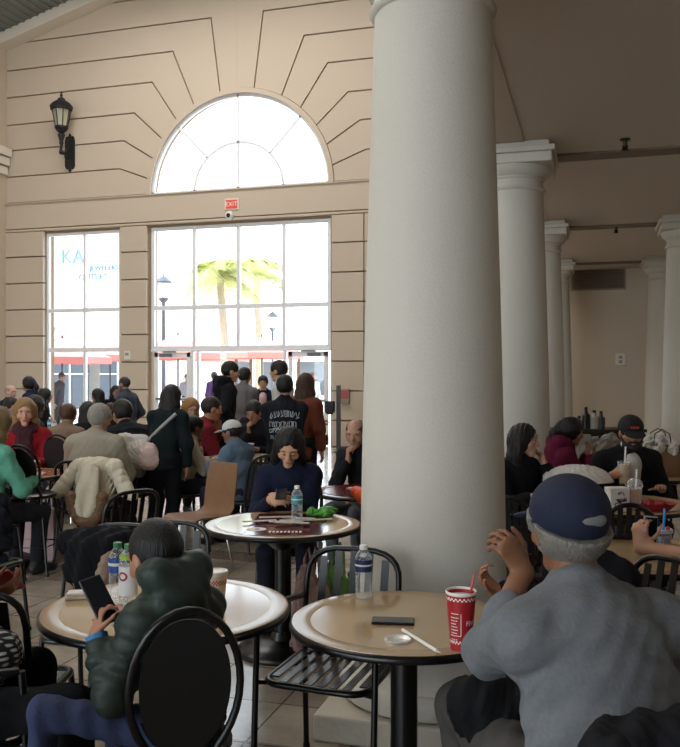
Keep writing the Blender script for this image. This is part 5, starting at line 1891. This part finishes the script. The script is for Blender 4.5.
bw = person('blond woman in a red coat and dark scarf seated at the left, facing us', 25, 8.2, 168, top=399, lean=8, hp=8, hy=-6, fem=True, skin='#bf9480', hair=('bob', '#86693f'), wear='#84161f', kind='coat', legs='#1c1d22', v=.009, L='table', R='table',
       chair=('slat', 'black metal chair under the blond woman in red'))
S = Solid().cone(bw['nb'] + Vector((-.05, .03, .0)), bw['nb'] + Vector((.05, .03, .0)), .075, .075, .03)
S.cone(bw['nb'] + Vector((-.03, .09, -.03)), bw['mid'] + Vector((-.05, .135, .02)), .05, .045, .03).cone(bw['nb'] + Vector((.03, .09, -.03)), bw['mid'] + Vector((.045, .135, .06)), .05, .04, .03)
solid_obj('scarf', S, .010, mat('scarf_wine', '#3c1820', .9, bump=.4, scale=60, var=.5), bw['root'], noise=[(.008, .07, 1)])
person('girl with long fair hair in a mint green top at the left edge', -1, 6.7, 28, top=408, lean=10, hp=10, fem=True, skin='#c49c86', hair=('long', '#715c3c'), wear='#5a9a84', kind='sweater', legs='#1f2026', v=.010, L='table', R='table',
       chair=('slat', 'black metal chair under the girl in mint green'))
make_table('round red-topped table between the blond woman and the girl in green', 18, 7.45, .90, top=mat('laminate_salmon', '#b06a5c', .2), rim=m_rim)
person('person with cropped brown hair in a tweed jacket, back turned, beyond the grey-haired man', 69, 9.6, 6, top=405, lean=16, hp=14, skin='#a88470', hair=('short', '#4a3020'), wear='#7a6658', kind='coat', v=.012, L='table', R='table', chair=('ply', 'brown plywood chair under the person in tweed'))
person('person with dark hair bent over the table right of the person in tweed', 88, 10.3, -20, top=403, lean=24, hp=20, fem=True, skin='#a88470', hair=('long', '#141011'), wear='#17171c', kind='sweater', v=.014, L='table', R='table', chair=('slat', 'black metal chair under the dark haired person beside the tweed jacket'))
person('dark haired man in a dark jacket leaning over, right of the grey-haired man', 122, 8.9, -40, top=398, lean=30, hp=24, skin='#a07a66', hair=('short', '#17130f'), wear='#12161d', kind='coat', v=.012, girth=1.1, L='table', R='table', chair=('slat', 'black metal chair under the man in the dark jacket leaning over'))
person('woman with dark brown hair facing us between two backs, left of the leaning man', 110, 11.4, 170, top=404, lean=14, hp=18, fem=True, skin='#b8907c', hair=('bob', '#2c1a14'), wear='#30262a', kind='sweater', v=.014, L='table', R='table', chair=('slat', 'black metal chair under the woman between two backs'))
person('man with a grey beard in a blue-grey jacket standing by the pilaster, facing left', 124, 13.0, -70, top=377, pose='stand', lean=4, skin='#a07a66', hair=('buzz', '#2c2825'), beard='#6a6662', wear='#3b4452', kind='coat', legs='#23262e', v=.013, L='side', R='pocket')
person('person in black close behind the bearded man by the pilaster', 116, 13.5, 160, top=386, pose='stand', skin='#8c6a58', hair=('long', '#120f0f'), wear='#15161a', kind='coat', v=.015, L='side', R='side')
s1 = person('woman with long black hair in profile seated before the left window', 97, 13.4, -85, top=389, lean=8, fem=True, skin='#b08874', hair=('long', '#0e0c0d'), wear='#1c1b22', kind='sweater', v=.013, L='table', R='face', seat=.62, tuck=.0)
s2 = person('woman in a black head covering seated before the left edge of the window', 46, 13.0, 60, top=389, lean=8, fem=True, skin='#a88470', hair=('long', '#0b0a0c'), wear='#121218', kind='coat', v=.013, L='table', R='table', seat=.62)
person('woman with a dark ponytail in navy standing near the left wall, facing left', 28, 13.2, -75, top=377, pose='stand', fem=True, skin='#a88470', hair=('pony', '#120f0f'), wear='#1d2440', kind='sweater', v=.013, L='cross', R='side')
s3 = person('bald older man sitting at the far left by the wall', 11, 13.4, 120, top=385, skin='#c09a86', hair=('bald', '#8a8078'), wear='#22252c', kind='coat', v=.013, L='table', R='table', seat=.62)
person('man with dark hair in profile between the bald man and the blond woman', 12, 10.4, 130, top=398, lean=6, skin='#a07460', hair=('short', '#15110f'), wear='#1a1b20', kind='coat', v=.013, L='table', R='table', chair=('slat', 'black metal chair under the man in profile at the far left'))
person('person with long dark hair in a charcoal jacket, back turned, behind the blond woman', 36, 9.9, 40, top=396, lean=8, fem=True, skin='#a07460', hair=('long', '#16110f'), wear='#2a2c31', kind='coat', v=.013, L='table', R='table', chair=('slat', 'black metal chair under the person in charcoal behind the blond woman'))
make_table('far round table before the left window with bottles on it', 62, 12.6, .9)
bottle('water bottle on the far table before the left window', at(50, 12.5, TABLEH), '#5c8fae', '#eef0f1', h=.23, r=.036)
bottle('second, slightly nearer bottle on the far table before the left window', at(54, 12.35, TABLEH), '#d9dcde', '#c23b33', h=.21, r=.036)
make_table('far round table between the person in tweed and the woman facing us', 100, 10.75, .9)

# tall stool-height chairs and the bag by the left table
def bar_stool(label, loc, rz, group=None):
    t = thing('bar_stool', label, 'stool', loc, rz, group)
    MB().lathe([(.001, .60), (.17, .60), (.185, .61), (.185, .63), (.16, .64), (.001, .635)], 28).build('seat', m_black, t)
    hp_ = [(.13, -.13, .62)] + [(.15 * math.cos(a), -.17 - .06 * (math.sin(a) + .8), .86 + .19 * math.sin(a)) for a in [-.25 * PI + 1.5 * PI * k / 20 for k in range(21)]] + [(-.13, -.13, .62)]
    MB().tube(hp_, .012, 8).build('back_hoop', m_black, t)
    N_ = 28
    vs = [(.135 * math.cos(2 * PI * k / N_), -.20 - .06 * (math.sin(2 * PI * k / N_) + .8) * .9 + d, .86 + .17 * math.sin(2 * PI * k / N_)) for d in (-.006, .006) for k in range(N_)]
    MB().add(vs, [tuple(range(N_)), tuple(range(2 * N_ - 1, N_ - 1, -1))] + [(k, k + N_, (k + 1) % N_ + N_, (k + 1) % N_) for k in range(N_)]).build('back_panel', m_blackm, t, angle=.5)
    for sx in (-1, 1):
        for sy in (-1, 1):
            leg_mb((sx * .12, sy * .12, .61), (sx * .21, sy * .21, 0), .011).build('leg', m_black, t)
    q = .178
    MB().tube([(q, q, .22), (-q, q, .22), (-q, -q, .22), (q, -q, .22)], .008, 6, closed=True).build('foot_rail', m_black, t)
    return t
bar_stool('tall black round-backed stool in front of the pink paper bag', at(33, 7.0, 0), hd(4))
for q_, l_ in ((s1, 'black stool under the woman with long black hair before the window'), (s2, 'black stool under the woman in the black head covering'), (s3, 'black stool under the bald older man by the left wall')):
    bar_stool(l_, q_['base'], q_['rz'])
t2 = bar_stool('tall black round-backed stool half hidden left of the grey-haired man', at(71, 8.15, 0), hd(10))
def carrier(label, loc, rz, w, h, d, m, rope='#e2ddd4', tissue=None, name='paper_bag'):
    t = thing(name, label, 'bag', loc, rz)
    q = MB()
    q.add([(-w / 2, -d / 2, 0), (w / 2, -d / 2, 0), (w / 2, d / 2, 0), (-w / 2, d / 2, 0), (-w / 2, -d / 2, h), (w / 2, -d / 2, h), (w / 2, d / 2, h), (-w / 2, d / 2, h),
           (-w / 2 + .02, 0, h * .3), (w / 2 - .02, 0, h * .3), (-w / 2 + .015, 0, h), (w / 2 - .015, 0, h)],
          [(3, 2, 1, 0), (0, 1, 5, 4), (2, 3, 7, 6), (0, 4, 10, 8), (0, 8, 3), (3, 8, 10, 7), (1, 9, 11, 5), (1, 2, 9), (2, 6, 11, 9)])
    q.build('sides', m, t, smooth=False)
    for sy in (-1, 1):
        MB().tube([(-w * .22, sy * d / 2, h - .02), (-w * .18, sy * d * .45, h + .09), (0, sy * d * .40, h + .13), (w * .18, sy * d * .45, h + .09), (w * .22, sy * d / 2, h - .02)], .005, 6).build('handle', mat('cord_%s' % rope, rope, .7), t)
    return t
carrier('dusty pink paper shopping bag standing on the floor by the tall stool', at(40, 7.45, 0), hd(10), .34, .44, .16, mat('paper_pink', '#b79a9c', .7, bump=.1))
carrier('smaller pale pink paper bag behind the tall stool, left of the larger one', at(20, 7.6, 0), hd(-8), .24, .36, .14, mat('paper_pale_pink', '#c2aaa8', .7, bump=.1))
blob = crumple('dark_jacket', 'dark jacket hanging from a chair at the left edge above the floor', 'jacket', at(-14, 5.2, .50), .17, .14, .42, cloth('#14161c'), 0, 8)
put_chair('slat', at(-24, 5.25), hd(20), 'black metal chair at the left edge under the dark hanging jacket')

# ------------------------------------------------------------------ the aisle group on the right
pw = person('woman with a dark ponytail and hairband in black, talking on a phone', 525, 6.05, 150, top=425, lean=8, hp=4, hy=-32, fem=True, skin='#bb9078', hair=('long', '#0f0c0c'), wear='#121217', kind='coat', legs='#17171c', v=.009,
       L='ear', R='table', w=1.05, chair=('slot', 'round slotted-back black chair under the woman on the phone'))
phone('phone held to the ear of the woman in black', pw['M'] @ (pw['head'] + pw['Rh'] @ Vector((-.100, .02, -.03))), frame(pw['M'].to_3x3() @ pw['Rh'] @ Vector((0, -1, 0.1)), pw['M'].to_3x3() @ pw['Rh'] @ Vector((0, .35, 1))), scr='#15161a')
hbnd = MB().tube([pw['head'] + pw['Rh'] @ Vector((.096 * math.cos(a), .012, .022 + .104 * math.sin(a))) * pw['s'] for a in [PI * k / 16 for k in range(17)]], .007, 6).build('hairband', m_blackm, pw['root'])
person('woman in a maroon hooded jacket with dark hair tied back, in profile', 572, 7.25, 92, top=419, lean=12, hp=14, fem=True, skin='#8f6854', hair=('pony', '#0d0b0c'), wear='#5a1530', kind='coat', hood=True, legs='#1a1b20', v=.010, L='phone', R='phone',
       chair=('slat', 'black metal chair under the woman in maroon'))
cp = person('bearded man in a black cap and open black jacket, holding a creamy drink', 631, 6.35, 178, top=417, lean=12, hp=12, hy=8, skin='#a5785f', hair=('short', '#0d0b0b'), beard='#15100e', wear='#101014', kind='coat', inner='#b9b4ac', legs='#17181c', v=.008,
       cap=('#0e0e10', 'front'), R='drink', L='table', girth=1.08, w=1.1, chair=('slat', 'black metal chair under the bearded man in the cap'))
MP = lambda a, b, c_: cp['M'] @ (cp['head'] + cp['Rh'] @ Vector((a, b, c_)) * cp['s'])
rnd = random.Random(3)
q = MB()
for k in range(6):
    x = -.030 + k * .0105
    q.box((x, .1035 - 3.4 * x * x, .066), (.0035, .004, .016))
    q.box((x + .0035, .1035 - 3.4 * x * x, .066 + (.006 if k % 2 else -.006)), (.006, .004, .0035))
lo_ = q.build('orange_letters', mat('embroidery_orange', '#d85a34', .7), cp['cap'], smooth=False)
lo_.matrix_local = Matrix.Translation(cp['head']) @ cp['Rh'].to_4x4()
def shake(label, loc, col, H, lid=True, straw='#e8e6e2', name='plastic_cup', dome=False, lidcol=None):
    t = thing(name, label, 'cup', loc)
    MB().lathe([(.001, .0), (.032, 0), (.046, H), (.047, H + .003), (.044, H), (.030, .006), (.001, .006)], 32, caps=False).build('wall', m_pet, t)
    MB().lathe([(.001, .007), (.0295, .007), (.0425, H * .88), (.001, H * .9)], 28, caps=False).build('drink', mat('drink_%s' % col, col, .4), t)
    if lid:
        if dome:
            MB().lathe([(.050, H), (.050, H + .008), (.045, H + .03), (.03, H + .05), (.012, H + .055)], 28, caps=False).build('lid', m_pet, t)
        else:
            MB().lathe([(.001, H + .012), (.04, H + .012), (.044, H + .018), (.050, H + .012), (.050, H)], 28, caps=False).build('lid', mat('lid_%s' % (lidcol or 'white'), lidcol or '#d9d6d0', .4), t)
    if straw:
        MB().tube([(0, 0, .03), (.012, .004, H + .11)], .006, 8).build('straw', mat('straw_%s' % straw, straw, .4), t)
    return t
make_table('round table in the aisle laid with drinks before the man in the cap', 618, 5.75, 1.0)
gr_ = cp['M'] @ cp['GR']
shake('creamy milkshake in a clear cup with a straw, held by the man in the cap', Vector((gr_.x, gr_.y, gr_.z - .08)), '#c9ae84', .16, lid=False)
shake('clear cup of pinkish iced drink standing in front of the man in the cap', at(635, 5.45, TABLEH), '#c08a72', .15, dome=True)
shake('small clear domed cup of pale drink near the woman on the phone', at(570, 5.75, TABLEH), '#c9a48c', .10, straw=None, dome=True)
nd = thing('snack_carton', 'white carton with a dark and red flower print on the aisle table', 'carton', at(617, 5.42, TABLEH), TH + .15)
MB().box((0, 0, .075), (.13, .09, .15)).build('box', mat('carton_print', '#cfc8c4', .6), nd, smooth=False, bevel=.004)
q = MB()
rnd = random.Random(9)
for k in range(34):
    a, rr = rnd.uniform(0, 6.28), rnd.uniform(.004, .05)
    x, z_ = rr * math.cos(a), .066 + rr * math.sin(a) * 1.1
    w_, an = rnd.uniform(.008, .02), rnd.uniform(0, 3.1)
    q.add([(x + w_ * math.cos(an), -.0458, z_ + w_ * math.sin(an)), (x - .004 * math.sin(an), -.0458, z_ + .004 * math.cos(an)), (x - w_ * math.cos(an), -.0458, z_ - w_ * math.sin(an)), (x + .004 * math.sin(an), -.0458, z_ - .004 * math.cos(an))], [(0, 1, 2, 3)], 0 if k % 3 else 1)
q.build('print', [mat('print_dark', '#17181a', .5), mat('print_wine', '#7c2030', .5)], nd, smooth=False)
paper_cup('small white paper cup left of the printed carton', at(604.5, 5.45, TABLEH), '#d4d0ca', .11, .026, .036)
rb = thing('food_basket', 'oval red plastic food basket on the aisle table by the iced drink', 'basket', at(652, 5.45, TABLEH), TH)
S = []
MB().lathe([(.001, .004), (.085, .004), (.125, .045), (.130, .046), (.128, .040), (.09, 0)], 32, caps=False).build('tray', mat('basket_red', '#8e1f28', .45), rb)
rb.scale = (1.2, .8, 1)
crumple('food_wrap', 'crumpled red and white paper in the red basket', 'paper', at(652, 5.45, TABLEH + .02), .12, .07, .05, mat('wrap_paper', '#94323a', .7, bump=.3, scale=30, var=.5), TH, 12)
plastic_bag('white plastic bag lying between the woman on the phone and the capped man', at(577, 6.0, TABLEH), .36, .17, .18, m_bagw, TH, 14, handles=False)
crumple('napkin_heap', 'crumpled white napkins beside the old man\'s cap on the aisle table', 'napkin', at(598, 5.38, TABLEH), .09, .05, .03, m_paper, TH, 15)
put_chair('slot', at(617, 4.72), hd(4), 'round slotted-back black chair right of the old man\'s cap')
put_chair('slot', at(520, 4.95), hd(28), 'round slotted-back black chair left of the old man\'s cap')
make_table('round tan table on the right behind the old man, beside the purple-lidded cup', 640, 4.15, .92)
pc = shake('clear cup with a pale purple lid and bright blue straw at the right', at(662, 4.02, TABLEH), '#8a8494', .125, straw='#2f8fd0', lidcol='#b6aec4')
MB().ball((.025, -.02, .147), .010, 10, 8).build('red_stopper', mat('stopper_red', '#c43a30', .4), pc)
dk = thing('tote_bag', 'dark grey tote bag beside the woman on the phone', 'bag', at(512, 5.55, .0), hd(0))
# condiment shelf behind
cs = thing('condiment_counter', 'dark condiment counter against the back of the aisle', 'counter', at(588, 10.6, 0), TH)
MB().box((0, 0, .92), (1.3, .5, .04)).build('counter_top', mat('counter_dark', '#26221f', .35), cs, smooth=False, bevel=.006)
MB().box((0, 0, .46), (1.24, .44, .88)).build('cabinet', mat('cabinet_dark', '#1c1917', .5), cs, smooth=False)
for k in range(2):
    d_ = MB().box((-.31 + .62 * k, -.225, .46), (.58, .02, .80)).build('door', mat('cabinet_door', '#221e1b', .45), cs, smooth=False, bevel=.004)
    MB().tube([(-.06 + .12 * k, -.245, .55), (-.06 + .12 * k, -.245, .70)], .008, 6).build('handle', m_chrome, d_)
for k, (px_, h_, col_, cat_, lb) in enumerate(((586, .24, '#141416', 'bottle', 'tall black pump bottle on the condiment counter'), (594, .20, '#9a9690', 'tin', 'grey napkin tin on the condiment counter'), (601, .19, '#2a2a2c', 'bottle', 'squat dark sauce bottle at the right of the condiment counter'), (579, .13, '#6a5a4e', 'pot', 'small brown pot at the left of the condiment counter'))):
    t = thing('condiment_' + cat_, lb, cat_, at(px_, 10.45, .94))
    r_ = .05 if k != 1 else .06
    MB().lathe([(.001, 0), (r_, 0), (r_, h_ * .7), (r_ * .5, h_ * .82), (r_ * .35, h_)], 16).build('body', mat('cond_%d' % k, col_, .4), t)
    MB().lathe([(r_ * .4, h_), (r_ * .4, h_ + .025), (.01, h_ + .03)], 12).build('cap', m_blackm, t)
crumple('grey_backpack', 'greyish backpack heaped between the maroon jacket and the man in the cap', 'bag', at(598, 8.2, .70), .26, .16, .34, cloth('#8a847a'), TH, 21)
MB_ = make_table('round table in the aisle behind the grey backpack', 600, 8.25, .85)
carrier('brown paper shopping bag with white tissue behind the man in the cap', at(660, 7.3, TABLEH), TH - .1, .34, .27, .16, mat('paper_brown', '#8a6c50', .75, bump=.1), rope='#2a2420')
crumple('tissue_paper', 'white plastic film bulging out of the top of the brown paper bag', 'tissue', at(660, 7.3, TABLEH + .20), .15, .07, .14, m_bagw, TH, 25)
make_table('round table in the aisle under the brown paper bag', 662, 7.35, .85)
person('person in red at the right edge behind the man in the cap', 716, 6.9, 170, top=428, lean=10, hp=10, skin='#a97c66', hair=('short', '#15110f'), wear='#8c1824', kind='sweater', v=.014, L='table', R='lap', chair=('slat', 'black metal chair under the person in red at the right edge'))
# tote detail
S = Solid().cone((0, 0, .12), (0, 0, .50), .09, .09, .03, R=Matrix.Identity(3), sc=(1.9, .9, 1)).plane((0, 0, -1), (0, 0, .02))
solid_obj('sack', S, .010, cloth('#2a2b2e'), dk, noise=[(.006, .09, .6)])
for sy in (-.05, .05):
    MB().tube([(-.08, sy, .55), (-.07, sy, .66), (0, sy, .72), (.07, sy, .66), (.08, sy, .55)], .008, 6).build('handle', cloth('#2a2b2e'), dk)

# passers-by outside
person('passer-by in purple outside the open doorway', 214, 22.5, -30, top=372, pose='stand', skin='#9a7460', hair=('short', '#1a1512'), wear='#4a3560', kind='coat', v=.016, L='side', R='side')
person('passer-by in grey outside behind the left glass door', 187, 26, 170, top=374, pose='stand', skin='#9a7460', hair=('short', '#3a2a20'), wear='#8a8e98', kind='sweater', v=.018, L='side', R='side')
person('passer-by in white outside behind the right glass door', 313, 22, 150, top=372, pose='stand', skin='#b08a74', hair=('short', '#4a3a2c'), wear='#c9ccd0', kind='sweater', v=.018, L='side', R='side')
person('dark-clothed passer-by outside the left window', 62, 23.5, 100, top=373, pose='stand', skin='#8a6a58', hair=('short', '#1a1512'), wear='#2a2c33', kind='coat', v=.018, L='side', R='side')
# ------------------------------------------------------------------ light and camera
W = bpy.data.worlds.new('sky')
SC.world = W
W.use_nodes = True
bg = W.node_tree.nodes['Background']
bg.inputs[0].default_value = (.84, .93, 1.0, 1)
bg.inputs[1].default_value = 5.6
def sun(e, rot, ang):
    l = bpy.data.lights.new('sun', 'SUN'); l.energy = e; l.angle = ang; l.color = (1, .95, .86)
    o = bpy.data.objects.new('sun', l); COL.objects.link(o); o.rotation_euler = rot
    return o
sun(5.5, (math.radians(38), 0, math.radians(-62)), .01)
def area(name, loc, rot, sx, sy, e, col):
    l = bpy.data.lights.new(name, 'AREA'); l.shape = 'RECTANGLE'; l.size = sx; l.size_y = sy; l.energy = e; l.color = col
    o = bpy.data.objects.new(name, l); COL.objects.link(o); o.location = loc; o.rotation_euler = rot
    return o
for y, e in ((14.3, 470), (8.0, 290), (1.5, 270)):
    area('hall_skylight', (XC, y, 10.7), (0, 0, 0), 7.0, 2.0, e, (1, .96, .90))
for y in (3.0, 9.0, 14.0):  # unseen fill lights added to brighten the aisle
    area('aisle_fill_light', (4.4, y, CEIL - .03), (0, 0, 0), 1.2, .6, 26, (1, .93, .84))
cam = bpy.data.cameras.new('camera')
co = bpy.data.objects.new('camera', cam)
COL.objects.link(co)
co.location = (0, 0, EYE)
co.rotation_euler = (PI / 2, 0, TH)
cam.sensor_fit = 'HORIZONTAL'
cam.sensor_width = 36
cam.lens = 45
cam.clip_start = .05
cam.clip_end = 300
SC.camera = co
SC.view_settings.view_transform = 'Standard'
SC.view_settings.look = 'None'
SC.view_settings.exposure = 0
SC.cycles.use_denoising = True
SC.cycles.max_bounces = 8
SC.cycles.transparent_max_bounces = 12
SC.cycles.transmission_bounces = 8
SC.cycles.caustics_reflective = False
SC.cycles.caustics_refractive = False
SC.cycles.sample_clamp_indirect = 6
